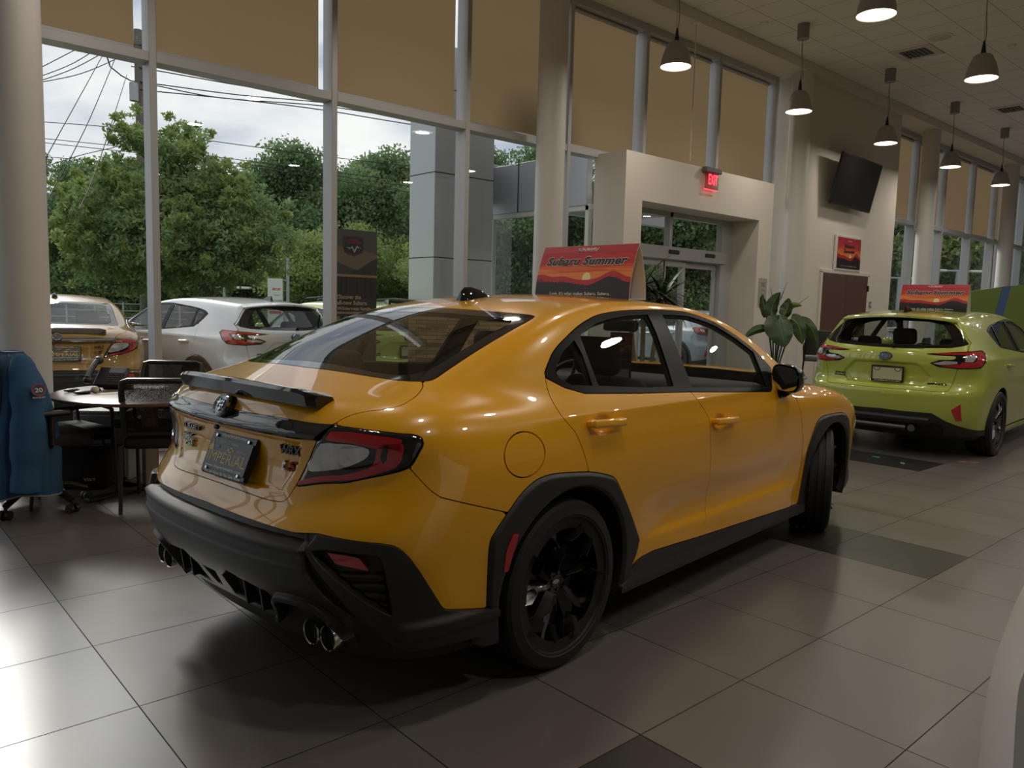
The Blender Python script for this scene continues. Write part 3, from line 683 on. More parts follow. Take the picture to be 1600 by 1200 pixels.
        b = B(); b.prism([(.0, .014), (.045, .014), (.045, .022), (.0, .022)], .001, Matrix.Translation((-.01, 0, .028))); b.prism([(.012, .009), (.03, .009), (.034, .027), (.016, .027)], .001, Matrix.Translation((-.01, 0, .028))); b.obj('plate_mark', M['gold'], pf)
        b = B(); b.prism([(-.135, .005), (-.105, .005), (-.105, .02), (-.112, .028), (-.118, .05), (-.122, .028), (-.135, .02)], .001, Matrix.Translation((0, 0, .028))); b.obj('plate_mark', M['gold'], pf)
        b = B()
        for x, y in ((-.11, .062), (.11, .062), (-.11, -.062), (.11, -.062)): b.cyl((x, y, .024), (x, y, .031), .006, n=10)
        b.obj('plate_bolt', M['chrome'], pf)
        B().ball((surf_x(S, 0, .945)-.008, .03, .938), .016, 8, (.6, 1, .6)).obj('camera_housing', M['plastic'], lidp)
    # glass
    gr = Bd.panel('rear_window_surround', M['gloss_black'], lambda P: mx(fG(P), -fFr(P)), car, refine=1, gap=.003, th=.02)
    Bd.panel('rear_window', M['rear_glass'], lambda P: mx(fG(P), fFr(P)), car, disp=lambda P: -.0005+0*P[:, 0], refine=0, gap=0, th=0)
    Bd.panel('windshield', M['glass'], lambda P: fW(P), car, gap=.003, th=0)
    panes = {'rear_quarter_glass': (crv([(.045, 1.165), (.129, 1.230), (.235, 1.275), (.245, 1.22), (.225, 1.098), (.10, 1.108), (.05, 1.135)], 1), M['tint_glass']),
             'rear_door_glass': (np.array([(.290, 1.292), (.35, 1.315), (.45, 1.343), (.561, 1.362), (.727, 1.378), (.915, 1.386), (.905, 1.30), (.873, 1.195), (.839, 1.062), (.6, 1.070), (.268, 1.096), (.275, 1.20)]), M['tint_glass']),
             'front_door_glass': (np.array([(1.052, 1.386), (1.2, 1.385), (1.307, 1.38), (1.43, 1.358), (1.542, 1.330), (1.701, 1.262), (1.837, 1.186), (1.82, 1.09), (1.795, 1.003), (1.4, 1.025), (1.0, 1.05), (1.02, 1.2), (1.04, 1.32)]), M['glass'])}
    allp = lambda P: mn(*[sdpoly(v[0], XZ(P)) for v in panes.values()])
    for sd in (-1, 1):
        Bd.panel('window_trim', M['satin_black'], lambda P: mx(fD(P), -allp(P)), car, sd, refine=1 if sd < 0 else 0, gap=.002, th=.02)
        for nm, (pl_, mt) in panes.items(): Bd.panel(nm, mt, lambda P, pl_=pl_: mx(sdpoly(pl_, XZ(P)), .5-A(P)), car, sd, lambda P: -.005+0*P[:, 0], th=0, gap=-.004)
    # inner trim: a shell just inside the skin, open at the glass and the wheels
    Bd.panel('cabin_lining', M['interior'], lambda P: mx(-fG(P), -fW(P), -mx(allp(P), .5-A(P)), hole(P, cR, rR), hole(P, cF, rF)), car, disp=lambda P: -.03+0*P[:, 0], th=0, gap=0)
    B().box((1.35, 0, .20), (4.0, 1.5, .05), .02).obj('underbody', M['dark'], car)
    interior(car, M)
    # mirrors
    for sd in (-1, 1):
        b = B(); pr = crv([(-.078, .025), (-.055, -.058), (.01, -.078), (.068, -.062), (.08, .0), (.06, .058), (0, .074), (-.062, .072)], 3)
        # housing: lofted from the glass face (rear) to a rounded front
        V, Fs = [], []; n = len(pr)
        for k, (dx, sc) in enumerate(((0, 1.), (.012, 1.06), (.06, 1.04), (.11, .86), (.14, .5), (.148, .05))):
            V += [(1.93+dx, -(.91+q[0]*sc+.01*(1-sc)), 1.045+q[1]*sc) for q in pr]
        for k in range(5): Fs += [(k*n+i, k*n+(i+1) % n, (k+1)*n+(i+1) % n, (k+1)*n+i) for i in range(n)]
        if sd > 0: V = [(x, -y, z) for x, y, z in V]
        b.mesh(V, Fs); ms = b.obj('door_mirror', M['gloss_black'], car)
        B().prism([(q[0]*.92, q[1]*.9) for q in pr], .006, frame((1.928, -.91 if sd < 0 else .91, 1.045), (0, -1 if sd < 0 else 1, 0), (0, 0, 1)) @ Matrix.Diagonal((1, 1, -1 if sd > 0 else 1, 1))).obj('mirror_glass', M['mirror'], ms)
        b = B(); b.tube([(1.985, .86*sd, .955), (1.98, .90*sd, .968), (1.975, .935*sd, .995)], [.03, .026, .03], 10); b.box((1.985, .872*sd, .95), (.11, .03, .05), .012); b.obj('mirror_stalk', M['satin_black'], ms)
        B().box((2.0, .99*sd, 1.05), (.05, .02, .018), .006).obj('indicator', M['clear_lens'], ms)
    # shark fin
    V = []; 
    fin = [(.255, 0), (.262, .05), (.285, .066), (.33, .062), (.40, .040), (.455, .008), (.46, 0)]
    n = len(fin); zr = lambda x: float(S.zg(x))-.006
    b = B(); V = [(x, .0, zr(x)+h) for x, h in fin]; L = [(x, .036-.02*h/.066 if i not in (0, n-1) else .022*(i == 0), zr(x)+h*.25) for i, (x, h) in enumerate(fin)]
    L = [(x, (.034 if i < n-2 else .02 if i < n-1 else .004), zr(x)) for i, (x, h) in enumerate(fin)]; Mi = [(x, (.026 if i < n-2 else .012), zr(x)+h*.55) for i, (x, h) in enumerate(fin)]
    VV = L+Mi+V+[(x, -y, z) for x, y, z in Mi]+[(x, -y, z) for x, y, z in L]; Fs = []
    for k in range(4): Fs += [(k*n+i, k*n+i+1, (k+1)*n+i+1, (k+1)*n+i) for i in range(n-1)]
    Fs += [(0, n, 2*n, 3*n, 4*n)]
    b.mesh(VV, Fs); b.obj('antenna_fin', M['gloss_black'], car, ang=50)
    # headlamps (facing away)
    hl = [(3.28, .62), (3.42, .74), (3.62, .72), (3.66, .64), (3.45, .58)]
    for sd in (-1, 1): Bd.panel('headlamp', M['clear_lens'], lambda P: mx(sdpoly(hl, XZ(P)), .35-A(P)), car, sd, lambda P: .004+0*P[:, 0], th=.004)
    y = .775
    wheel(car, (0, -y, .335), M, -1, caliper=M['caliper']); wheel(car, (0, y, .335), M, 1, caliper=M['caliper'])
    wheel(car, (2.76, -y, .335), M, -1, steer, caliper=M['caliper']); wheel(car, (2.76, y, .335), M, 1, steer, caliper=M['caliper'])
    return car
def car_mats(pfx, paint, rough=.28, metal=0., plastic=(.018, .017, .016)):
    return {'paint': pbr(pfx+' paint', paint, rough, metal, coat=1.)}
def shared_car_mats():
    return {'plastic': pbr('black grained plastic', (.021, .020, .019), .44, bump=.25, bscale=900), 'gloss_black': pbr('gloss black', (.006, .006, .007), .06, coat=.6), 'satin_black': pbr('satin black trim', (.004, .0038, .0035), .30, spec=.12),
            'dark': pbr('dark underbody', (.006, .006, .006), .9), 'interior': pbr('cabin trim', (.022, .021, .020), .7), 'seat': pbr('dark seat fabric', (.020, .019, .018), .85, bump=.3, bscale=500),
            'tyre': pbr('tyre rubber', (.011, .011, .011), .62, bump=.2, bscale=300), 'rim': pbr('gloss black alloy', (.014, .014, .015), .22, coat=.6), 'steel': pbr('brake steel', (.16, .15, .14), .4, 1.), 'caliper': pbr('bronze caliper', (.30, .09, .015), .35, .3),
            'chrome': pbr('chrome', (.72, .73, .75), .08, 1.), 'navy': pbr('emblem blue', (.10, .14, .24), .16, .7, coat=1.), 'red_lens': pbr('red lens', (.46, .010, .018), .12, coat=1., noise=.25, nscale=160), 'clear_lens': pbr('clear lamp lens', (.62, .63, .64), .12, .45, coat=1., noise=.4, nscale=25),
            'cherry': pbr('cherry red badge', (.22, .01, .03), .15, .5), 'plate_black': pbr('plate frame black', (.012, .012, .013), .3), 'plate_grey': pbr('dark grey plate', (.045, .047, .05), .35), 'white': pbr('white lettering', (.85, .85, .83), .4),
            'gold': pbr('gold lettering', (.74, .53, .12), .4), 'blue': pbr('blue mark', (.03, .09, .32), .4), 'mirror': pbr('mirror glass', (.75, .78, .8), .02, 1.),
            'glass': thin_glass('window glass', (.90, .93, .91)), 'tint_glass': thin_glass('tinted window glass', (.74, .78, .75)), 'rear_glass': thin_glass('rear window glass', (.80, .84, .81), refl=1.65)}
def build_hatch(name, M, res=.018, clad=False, rails=False, plate=True, badge_text='IMPREZA', wheels='multi'):
    S = Hatch(); Bd = Body(S, res); car = empty(name)
    A = lambda P: np.abs(P[:, 1]); st = np.stack
    XZ = lambda P: P[:, [0, 2]]; YZ = lambda P: st([A(P), P[:, 2]], 1); SZ = lambda P: st([A(P)+P[:, 0]+.8, P[:, 2]], 1)
    mx = lambda *a: np.maximum.reduce(a); mn = lambda *a: np.minimum.reduce(a)
    pt = M['paint']
    gp = np.array([(-.3, 1.398), (0, 1.398), (.19, 1.397), (.43, 1.375), (.53, 1.345), (.585, 1.29), (.655, 1.20), (.692, 1.156), (.66, 1.135), (.56, 1.112), (.345, 1.100), (.14, 1.092), (-.3, 1.09)])
    fG = lambda P: mx(sdpoly(gp, YZ(P)), P[:, 0]+.3)
    fFr = lambda P: sdpoly(np.array([(-.3, 1.372), (0, 1.372), (.30, 1.366), (.44, 1.34), (.505, 1.27), (.56, 1.175), (.54, 1.15), (.3, 1.128), (-.3, 1.122)]), YZ(P))
    ws = np.concatenate([[(-.3, 2.48)], crv([(0, 2.48), (.4, 2.42), (.65, 2.28), (.72, 2.14), (.715, 2.0), (.66, 1.75), (.60, 1.53), (.55, 1.48), (.3, 1.495), (0, 1.50)], 3, False), [(-.3, 1.5)]])
    fW = lambda P: mx(sdpoly(ws, st([A(P), P[:, 0]], 1)), .9-P[:, 2])
    dlo = np.concatenate([crv([(.02, 1.275), (.12, 1.315), (.36, 1.350), (.7, 1.378), (1.08, 1.402), (1.4, 1.385), (1.62, 1.32), (1.85, 1.19), (1.985, 1.075)], 3, False), [(1.90, 1.0), (1.0, 1.045), (.2, 1.11), (.09, 1.19)]])
    fD = lambda P: mx(sdpoly(dlo, XZ(P)), .45-A(P))
    tg = np.array([(-.3, 1.40), (.5, 1.40), (.60, 1.3), (.70, 1.165), (.697, 1.08), (.637, .891), (.600, .72), (.588, .695), (.56, .684), (.344, .683), (-.3, .683)])
    fTG = lambda P: mx(sdpoly(tg, YZ(P)), P[:, 0]+.45)
    lampo = [(.36, 1.046), (.55, 1.062), (.70, 1.075), (.95, 1.088), (1.15, 1.093), (1.21, 1.062), (1.127, .981), (1.026, .925), (.72, .912), (.487, .925), (.405, .958), (.50, .990), (.66, 1.0), (.69, 1.02), (.68, 1.036), (.5, 1.036)]
    fT = lambda P: mx(sdpoly(lampo, SZ(P)), P[:, 0]+.25)
    hole = lambda P, c, r: r-np.hypot(P[:, 0]-c[0], P[:, 2]-c[1])
    cR, rR, cF, rF = (.0, .335), .372, (2.67, .335), .372
    fHo = lambda P: mx(mn(-hole(P, cR, rR), -hole(P, cF, rF)), .45-A(P))
    bx, bz = [-.3, 0, .21, .47, .60, .70, .80, .95], [.468, .468, .461, .466, .385, .345, .31, .27]
    fLow = lambda P: mx(P[:, 2]-np.interp(A(P), bx, bz), P[:, 0]+.33)
    skz = .26
    fSk = lambda P: mx(P[:, 2]-skz, mx(.33-P[:, 0], P[:, 0]-2.35))
    fAr = lambda P: mx(mn(-hole(P, cR, rR+.065), -hole(P, cF, rF+.065)), .45-A(P)) if clad else 0*P[:, 0]+9
    rd = [(.15, 1.2), (.95, 1.2), (.97, 1.03), (1.06, .93), (1.10, .75), (1.13, .5), (1.08, .27), (.45, .27), (.40, .5), (.2, .68), (.12, .80), (.06, .95), (.10, 1.08)]
    fd = [(.95, 1.2), (1.9, 1.1), (2.08, .97), (2.16, .8), (2.2, .6), (2.18, .4), (2.12, .27), (1.08, .27), (1.13, .5), (1.10, .75), (1.06, .93), (.97, 1.03)]
    fRD = lambda P: mx(sdpoly(rd, XZ(P)), .45-A(P)); fFD = lambda P: mx(sdpoly(fd, XZ(P)), .45-A(P))
    uni = lambda P: mn(fG(P), fW(P), fD(P), fTG(P), fT(P), fHo(P), fLow(P), fSk(P), fAr(P), fRD(P), fFD(P), P[:, 2]-.2)
    Bd.panel('body_shell', pt, lambda P: -uni(P), car)
    hexa = crv([(-.4, .955), (0, .955), (.30, .952), (.33, .935), (.44, .82), (.44, .80), (.385, .722), (.36, .715), (-.4, .715)], 1)
    tgp = Bd.panel('tailgate', pt, lambda P: mx(fTG(P), -fG(P), -fT(P)), car, disp=lambda P: -.022*sstep(0, .028, -sdpoly(hexa, YZ(P)))*(P[:, 0] < -.6)*(P[:, 2] < 1), refine=1)
    for sd in (-1, 1):
        Bd.panel('rear_door', pt, lambda P: mx(fRD(P), -fD(P), -fHo(P), -fAr(P), -fSk(P)), car, sd)
        Bd.panel('front_door', pt, lambda P: mx(fFD(P), -fD(P), -fHo(P), -fAr(P), -fSk(P)), car, sd)
        for c in ((.30, .925), (1.25, .89)):
            q = S.project(np.array([[c[0], .9, c[1]]]), 6)[0]
            b = B(); b.box((c[0], sd*(q[1]+.025), c[1]), (.21, .022, .032), .01, rot=(sd*.2, .04, 0)); b.box((c[0]-.09, sd*(q[1]+.005), c[1]+.004), (.03, .04, .03), .008); b.box((c[0]+.09, sd*(q[1]+.005), c[1]-.004), (.03, .04, .03), .008); b.obj('door_handle', pt, car)
        t = Bd.panel('tail_lamp', M['gloss_black'], fT, car, sd, lambda P: .006+0*P[:, 0], refine=1, th=.03)
        for nm, mt, pl in (('red_lens', M['red_lens'], [(.40, 1.047), (.55, 1.058), (.73, 1.069), (.95, 1.080), (1.12, 1.083), (1.16, 1.06), (1.09, .985), (1.0, .935), (.74, .922), (.56, .930), (.5, .940), (.62, .948), (.74, .958), (.74, .975), (.90, .978), (1.0, 1.045), (.78, 1.048), (.55, 1.044)]),
                           ('clear_lens', M['clear_lens'], [(.78, .98), (.885, .984), (.955, 1.04), (.80, 1.044)]), ('clear_lens', M['clear_lens'], [(.435, .957), (.5, .945), (.62, .952), (.70, .962), (.70, .982), (.56, .984)])):
            Bd.panel(nm, mt, lambda P, pl=pl: mx(sdpoly(pl, SZ(P)), P[:, 0]+.25), t, sd, lambda P: .0085+0*P[:, 0], refine=1, th=.004, gap=0)
        rf = [(.628, .51), (.70, .575), (.712, .41), (.668, .402)]
        Bd.panel('reflector', M['red_lens'], lambda P: mx(sdpoly(rf, YZ(P)), P[:, 0]+.45), car, sd, lambda P: .004+0*P[:, 0], refine=1, th=.006, gap=0)
        if clad: Bd.panel('wheel_arch_trim', M['plastic'], lambda P: mx(fAr(P), -fHo(P)), car, sd, lambda P: .012*sstep(0, .014, -fAr(P)), th=.03)
        Bd.panel('side_skirt', M['plastic'] if clad else pt, lambda P: mx(fSk(P), -fHo(P), .2-P[:, 2], .3-A(P)), car, sd, lambda P: .012+0*P[:, 0])
        for c, r in ((cR, rR), (cF, rF)):
            housing(car, M, c, r+.003, sd, .50, .83)
    low = Bd.panel('lower_bumper', M['plastic'], lambda P: mx(fLow(P), .245-P[:, 2], -fHo(P)), car, disp=lambda P: .008+.02*sstep(.42, .40, P[:, 2])*sstep(.34, .36, P[:, 2])*(A(P) < .45)-.03*sstep(.36, .33, P[:, 2])*(A(P) < .55), refine=1, th=.04)
    B().cyl((-.85, .35, .30), (-.85, -.25, .30), .028).cyl((-.86, -.3, .30), (-.6, -.3, .30), .035).obj('exhaust', M['steel'], car)
    badge(S, tgp, M, 0, 1.005, .040, 1.5)
    def letters(body, y0, y1, z, h):
        f = rear_frame(S, (y0+y1)/2, z, -.002); text('lettering', body, f, M['gloss_black'], tgp, width=abs(y1-y0), height=h, ext=.006, bold=.03)
    letters('SUBARU', .52, .40, .80, .018); letters('IMPERIAL', .53, .40, .775, .014); letters(badge_text, -.40, -.57, .752, .018)
    if plate:
        f = rear_frame(S, -.03, .826, .004)
        pf = B().box((0, 0, .01), (.315, .165, .012), .006).obj('plate_frame', M['plate_black'], tgp); pf.matrix_local = f
        B().box((0, 0, .017), (.28, .122, .004), .001).obj('plate', M['plate_pale'], pf)
        text('frame_lettering', 'We Sell More, So You Save More', Matrix.Translation((0, -.0725, .0165)), M['white'], pf, width=.25, height=.012, bold=.02)
        b = B()
        for x in (-.1, .1): b.tube([(x+.03*math.cos(a), .06+.03*math.sin(a), .02) for a in np.linspace(math.pi, 2*math.pi, 9)], .004, 6)
        b.obj('plate_clip', M['steel'], pf)
    Bd.panel('rear_window_surround', M['gloss_black'], lambda P: mx(fG(P), -fFr(P)), car, refine=1)
    Bd.panel('rear_window', M['tint_glass'], lambda P: mx(fG(P), fFr(P)), car, disp=lambda P: -.001+0*P[:, 0], gap=0, th=0)
    # wiper and roof lip
    f = rear_frame(S, -.18, 1.108, .02); b = B(); b.box((.0, .0, 0), (.30, .014, .014), .004, rot=(0, 0, .06)); b.cyl((-.12, -.01, -.02), (-.12, -.01, .012), .018); w = b.obj('rear_wiper', M['satin_black'], tgp); w.matrix_local = f
    V, Fs = [], []; ys = np.linspace(-.56, .56, 25)
    for y in ys:
        zt = float(S.zg(-.5))-.13*y*y-.004; xe = -.64+.16*y*y+.35*y**4
        V += [(-.42, y, zt+.012), (xe, y, zt-.018), (xe, y, zt-.034), (-.50, y, zt-.03)]
    for i in range(len(ys)-1): Fs += [(i*4+j, i*4+(j+1) % 4, i*4+4+(j+1) % 4, i*4+4+j) for j in range(4)]
    Fs += [(3, 2, 1, 0), tuple(len(V)-4+j for j in range(4))]
    B().mesh(V, Fs).obj('roof_spoiler', pt, car, ang=40)
    B().box((-.628, 0, 1.405), (.02, .3, .012), .004).obj('brake_light', M['red_lens'], car)
    Bd.panel('windshield', M['glass'], fW, car, th=0)
    panes = [[(.10, 1.268), (.16, 1.30), (.30, 1.325), (.245, 1.122), (.16, 1.19)], [(.34, 1.33), (.5, 1.35), (.93, 1.378), (.90, 1.07), (.29, 1.125)], [(1.03, 1.378), (1.3, 1.372), (1.56, 1.315), (1.80, 1.18), (1.90, 1.08), (1.86, 1.02), (1.0, 1.068)]]
    allp = lambda P: mn(*[sdpoly(v, XZ(P)) for v in panes])
    for sd in (-1, 1):
        Bd.panel('window_trim', M['satin_black'], lambda P: mx(fD(P), -allp(P)), car, sd)
        for nm, pl in zip(('rear_quarter_glass', 'rear_door_glass', 'front_door_glass'), panes): Bd.panel(nm, M['glass'] if nm[0] == 'f' else M['tint_glass'], lambda P, pl=pl: mx(sdpoly(pl, XZ(P)), .45-A(P)), car, sd, lambda P: -.004+0*P[:, 0], th=0, gap=-.004)
        b = B(); b.box((1.98, .93*sd, 1.05), (.10, .17, .13), .045, seg=3); b.cyl((1.98, .84*sd, .98), (1.98, .88*sd, 1.02), .02); b.obj('door_mirror', pt, car)
        if rails:
            b = B(); b.tube([(-.35, .56*sd, 1.44), (-.25, .56*sd, 1.50), (.5, .57*sd, 1.53), (1.15, .56*sd, 1.50), (1.3, .56*sd, 1.44)], .02, 8)
            b.obj('roof_rail', M['satin_black'], car)
    Bd.panel('cabin_lining', M['interior'], lambda P: mx(-fG(P), -fW(P), -mx(allp(P), .45-A(P)), -fHo(P)), car, disp=lambda P: -.03+0*P[:, 0], th=0, gap=0)
    B().box((1.3, 0, .20), (3.6, 1.4, .05), .02).obj('underbody', M['dark'], car)
    interior(car, M)
    z = float(S.zg(-.22)); b = B(); b.mesh([(-.33, .02, z-.01), (-.33, -.02, z-.01), (-.10, .004, z+.012), (-.10, -.004, z+.012), (-.315, .004, z+.06), (-.315, -.004, z+.06), (-.24, 0, z+.055)], [(0, 1, 5, 4), (0, 4, 6, 2), (1, 3, 6, 5), (2, 6, 3), (4, 5, 6)]); b.obj('antenna_fin', M['gloss_black'], car)
    for x in (0, 2.67):
        for sd in (-1, 1): wheel(car, (x, .76*sd, .335), M, sd, style=wheels, rimcol=M.get('rim2'))
    return car
# ------------------------------------------------------------------ the showroom
WY = 7.4                                     # inner face of the curtain wall
CEIL, SOF = 5.6, 5.45
MT = {'wall': pbr('warm white paint', (.70, .655, .59), .75, noise=.03, nscale=3, bump=.06, bscale=150), 'ceiling': pbr('ceiling tile', (.62, .58, .53), .9, bump=.1, bscale=300), 'alu': pbr('silver grey aluminium', (.44, .445, .455), .45, .1), 'alu_dark': pbr('grey gasket', (.08, .08, .085), .5),
      'column': pbr('column paint', (.62, .60, .57), .55, noise=.02), 'black': pbr('black plastic', (.012, .012, .013), .4), 'screen': pbr('dark screen', (.010, .010, .012), .10, coat=.5), 'brown_door': pbr('brown door paint', (.105, .055, .045), .45, noise=.06, nscale=20),
      'white': pbr('white plastic', (.70, .69, .67), .4), 'grout': pbr('dark grout', (.035, .033, .032), .8), 'grey_plastic': pbr('grey plastic', (.25, .25, .25), .45)}
GLASS = thin_glass('clear window glass', (.90, .93, .92), refl=1.45)
def shade_mat():
    m = bpy.data.materials.new('tan shade cloth'); m.use_nodes = True; nt = m.node_tree; nt.nodes.clear()
    o = nt.nodes.new('ShaderNodeOutputMaterial'); mx = nt.nodes.new('ShaderNodeMixShader'); d = nt.nodes.new('ShaderNodeBsdfDiffuse'); t = nt.nodes.new('ShaderNodeBsdfTranslucent')
    tc = nt.nodes.new('ShaderNodeTexCoord'); w = nt.nodes.new('ShaderNodeTexNoise'); w.inputs['Scale'].default_value = 260; w.inputs['Detail'].default_value = 1
    cr = nt.nodes.new('ShaderNodeMix'); cr.data_type = 'RGBA'; cr.inputs[6].default_value = (.170, .118, .066, 1); cr.inputs[7].default_value = (.207, .143, .080, 1)
    nt.links.new(tc.outputs['Object'], w.inputs['Vector']); nt.links.new(w.outputs['Fac'], cr.inputs[0])
    nt.links.new(cr.outputs[2], t.inputs[0]); d.inputs[0].default_value = (.27, .205, .135, 1); mx.inputs[0].default_value = .62
    nt.links.new(d.outputs[0], mx.inputs[1]); nt.links.new(t.outputs[0], mx.inputs[2]); nt.links.new(mx.outputs[0], o.inputs[0]); return m
def struct(name, b, mat, parent=None, ang=35):
    o = b.obj(name, mat, parent, ang)
    if not parent: o['kind'] = 'structure'
    return o
# floor: tiles with their own tint over dark joints
def floor():
    T, x0, y0 = .6096, .766, 2.15; g = .0022
    V, Fs, C = [], [], []
    dark = {(1, -2), (6, -1), (6, 0), (6, 1), (11, 2), (11, 3), (11, 1), (-4, -2), (-4, -1), (1, -7)}
    for i in range(-18, 50):
        for j in range(-16, 9):
            ax, ay = x0+i*T+g, y0+j*T+g; bx, by = ax+T-2*g, min(ay+T-2*g, WY+.1)
            if ay > WY+.08: continue
            n = len(V); V += [(ax, ay, 0), (bx, ay, 0), (bx, by, 0), (ax, by, 0)]; Fs.append((n, n+1, n+2, n+3))
            if (i, j) in dark: c = (.026, .027, .026)
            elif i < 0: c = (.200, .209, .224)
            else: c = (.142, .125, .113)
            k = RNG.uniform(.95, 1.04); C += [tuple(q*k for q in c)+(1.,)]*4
    m = bpy.data.materials.new('porcelain tile'); m.use_nodes = True; nt = m.node_tree; b = nt.nodes['Principled BSDF']
    at = nt.nodes.new('ShaderNodeVertexColor'); at.layer_name = 'tile'; tc = nt.nodes.new('ShaderNodeTexCoord')
    n = nt.nodes.new('ShaderNodeTexNoise'); n.inputs['Scale'].default_value = 2.3; n.inputs['Detail'].default_value = 9; n.inputs['Roughness'].default_value = .65
    mr = nt.nodes.new('ShaderNodeMapRange'); mr.inputs[3].default_value = .86; mr.inputs[4].default_value = 1.14
    mul = nt.nodes.new('ShaderNodeMix'); mul.data_type = 'RGBA'; mul.blend_type = 'MULTIPLY'; mul.inputs[0].default_value = 1
    nt.links.new(tc.outputs['Object'], n.inputs['Vector']); nt.links.new(n.outputs['Fac'], mr.inputs[0]); nt.links.new(at.outputs[0], mul.inputs[6]); nt.links.new(mr.outputs[0], mul.inputs[7]); nt.links.new(mul.outputs[2], b.inputs['Base Color'])
    r2 = nt.nodes.new('ShaderNodeMapRange'); r2.inputs[3].default_value = .24; r2.inputs[4].default_value = .36; nt.links.new(n.outputs['Fac'], r2.inputs[0]); nt.links.new(r2.outputs[0], b.inputs['Roughness'])
    b.inputs['Specular IOR Level'].default_value = .62
    base = struct('floor', B().box((11.5, -.55, -.053), (44, 16.5, .10)), MT['grout'])
    o = rawobj('floor_tile', V, Fs, m, base, smooth=False)
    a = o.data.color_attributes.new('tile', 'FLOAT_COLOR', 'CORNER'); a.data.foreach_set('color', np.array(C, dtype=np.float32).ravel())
floor()
# ceiling: lay-in tiles in a dark grid
def ceiling():
    m = MT['ceiling'].copy(); nt = m.node_tree; b = nt.nodes['Principled BSDF']; tc = nt.nodes.new('ShaderNodeTexCoord')
    mp = nt.nodes.new('ShaderNodeMapping'); mp.inputs['Location'].default_value = (0, 0, 0)
    br = nt.nodes.new('ShaderNodeTexBrick'); br.offset = 0; br.inputs['Scale'].default_value = 1; br.inputs['Brick Width'].default_value = .60; br.inputs['Row Height'].default_value = .585; br.inputs['Mortar Size'].default_value = .004
    br.inputs[1].default_value = (.78, .755, .72, 1); br.inputs[2].default_value = (.81, .78, .74, 1); br.inputs['Mortar'].default_value = (.20, .17, .14, 1)
    mp.inputs['Location'].default_value = (-.9, .135, 0)
    nt.links.new(tc.outputs['Object'], mp.inputs[0]); nt.links.new(mp.outputs[0], br.inputs[0]); nt.links.new(br.outputs[0], b.inputs['Base Color'])
    o = rawobj('ceiling', [(-7, -8, CEIL), (30, -8, CEIL), (30, 6.85, CEIL), (-7, 6.85, CEIL), (-7, -8, CEIL+.1), (30, -8, CEIL+.1), (30, 6.85, CEIL+.1), (-7, 6.85, CEIL+.1)], [(3, 2, 1, 0), (4, 5, 6, 7), (0, 1, 5, 4), (1, 2, 6, 5), (2, 3, 7, 6), (3, 0, 4, 7)], m, smooth=False); o['kind'] = 'structure'
    struct('trim_1', B().box((11.5, 7.30, (SOF+CEIL+.25)/2), (37, .88, CEIL+.25-SOF)), MT['wall'])
ceiling()
struct('wall_left', B().box((-7.1, -.3, 2.8), (.2, 15.6, 5.8)), MT['wall'])
struct('wall_right', B().box((30.1, -.3, 2.8), (.2, 15.6, 5.8)), MT['wall'])
struct('wall_back', B().box((11.5, -8.1, 2.8), (37.2, .2, 5.8)), MT['wall'])
# curtain wall along y = WY
MX = [-6.4, -4.7, -2.95, -1.2, .52, 2.29, 4.06, 5.80, 7.49, 9.03, 10.85, 12.56, 16.62, 18.68, 20.34, 22.25, 23.95, 24.75, 26.4, 28.1, 29.9]
TZ = 3.50                                    # transom
MW, MD = .062, .19
def curtain():
    vest = (8.06, 11.78)
    post, rail, panes, vis = B(), B(), [], []
    for x in MX:
        z0 = 0 if not (vest[0] < x < vest[1]) else TZ
        post.box((x, WY+MD/2, (z0+SOF)/2), (MW, MD, SOF-z0), .004)
        post.box((x, WY+MD+.012, (z0+SOF)/2), (MW*.55, .03, SOF-z0))
    for x0, x1 in zip(MX, MX[1:]):
        if 12.5 < x0 < 16: continue
        c, w = (x0+x1)/2, x1-x0-MW
        for z, h in ((TZ, .085), (SOF-.05, .10)): rail.box((c, WY+MD/2, z), (w, MD*.94, h), .004)
        if not (vest[0]-.6 < x0 < vest[1]-.9): rail.box((c, WY+MD/2, .05), (w, MD*.9, .11), .004)
    w = struct('window_1', post, MT['alu']); struct('window_frame', rail, MT['alu'], w)
    k = 0
    for x0, x1 in zip(MX, MX[1:]):
        if 12.5 < x0 < 16: continue
        g = B(); zb = .1
        if vest[0]-.6 < x0 < vest[1]-.9: zb = TZ
        g.quad((x0, WY+.155, zb), (x1, WY+.155, zb), (x1, WY+.155, SOF), (x0, WY+.155, SOF)); struct('pane', g, GLASS, w)
    return w
curtain()
# white columns
for i, (x, y) in enumerate(((1.18, 6.98), (6.82, 7.06), (12.68, 7.02), (18.35, 7.05), (23.75, 7.05), (29.3, 7.05))):
    b = B().cyl((x, y, 0), (x, y, SOF), .178, n=48); o = b.obj('pillar', MT['column']); o['kind'] = 'structure'
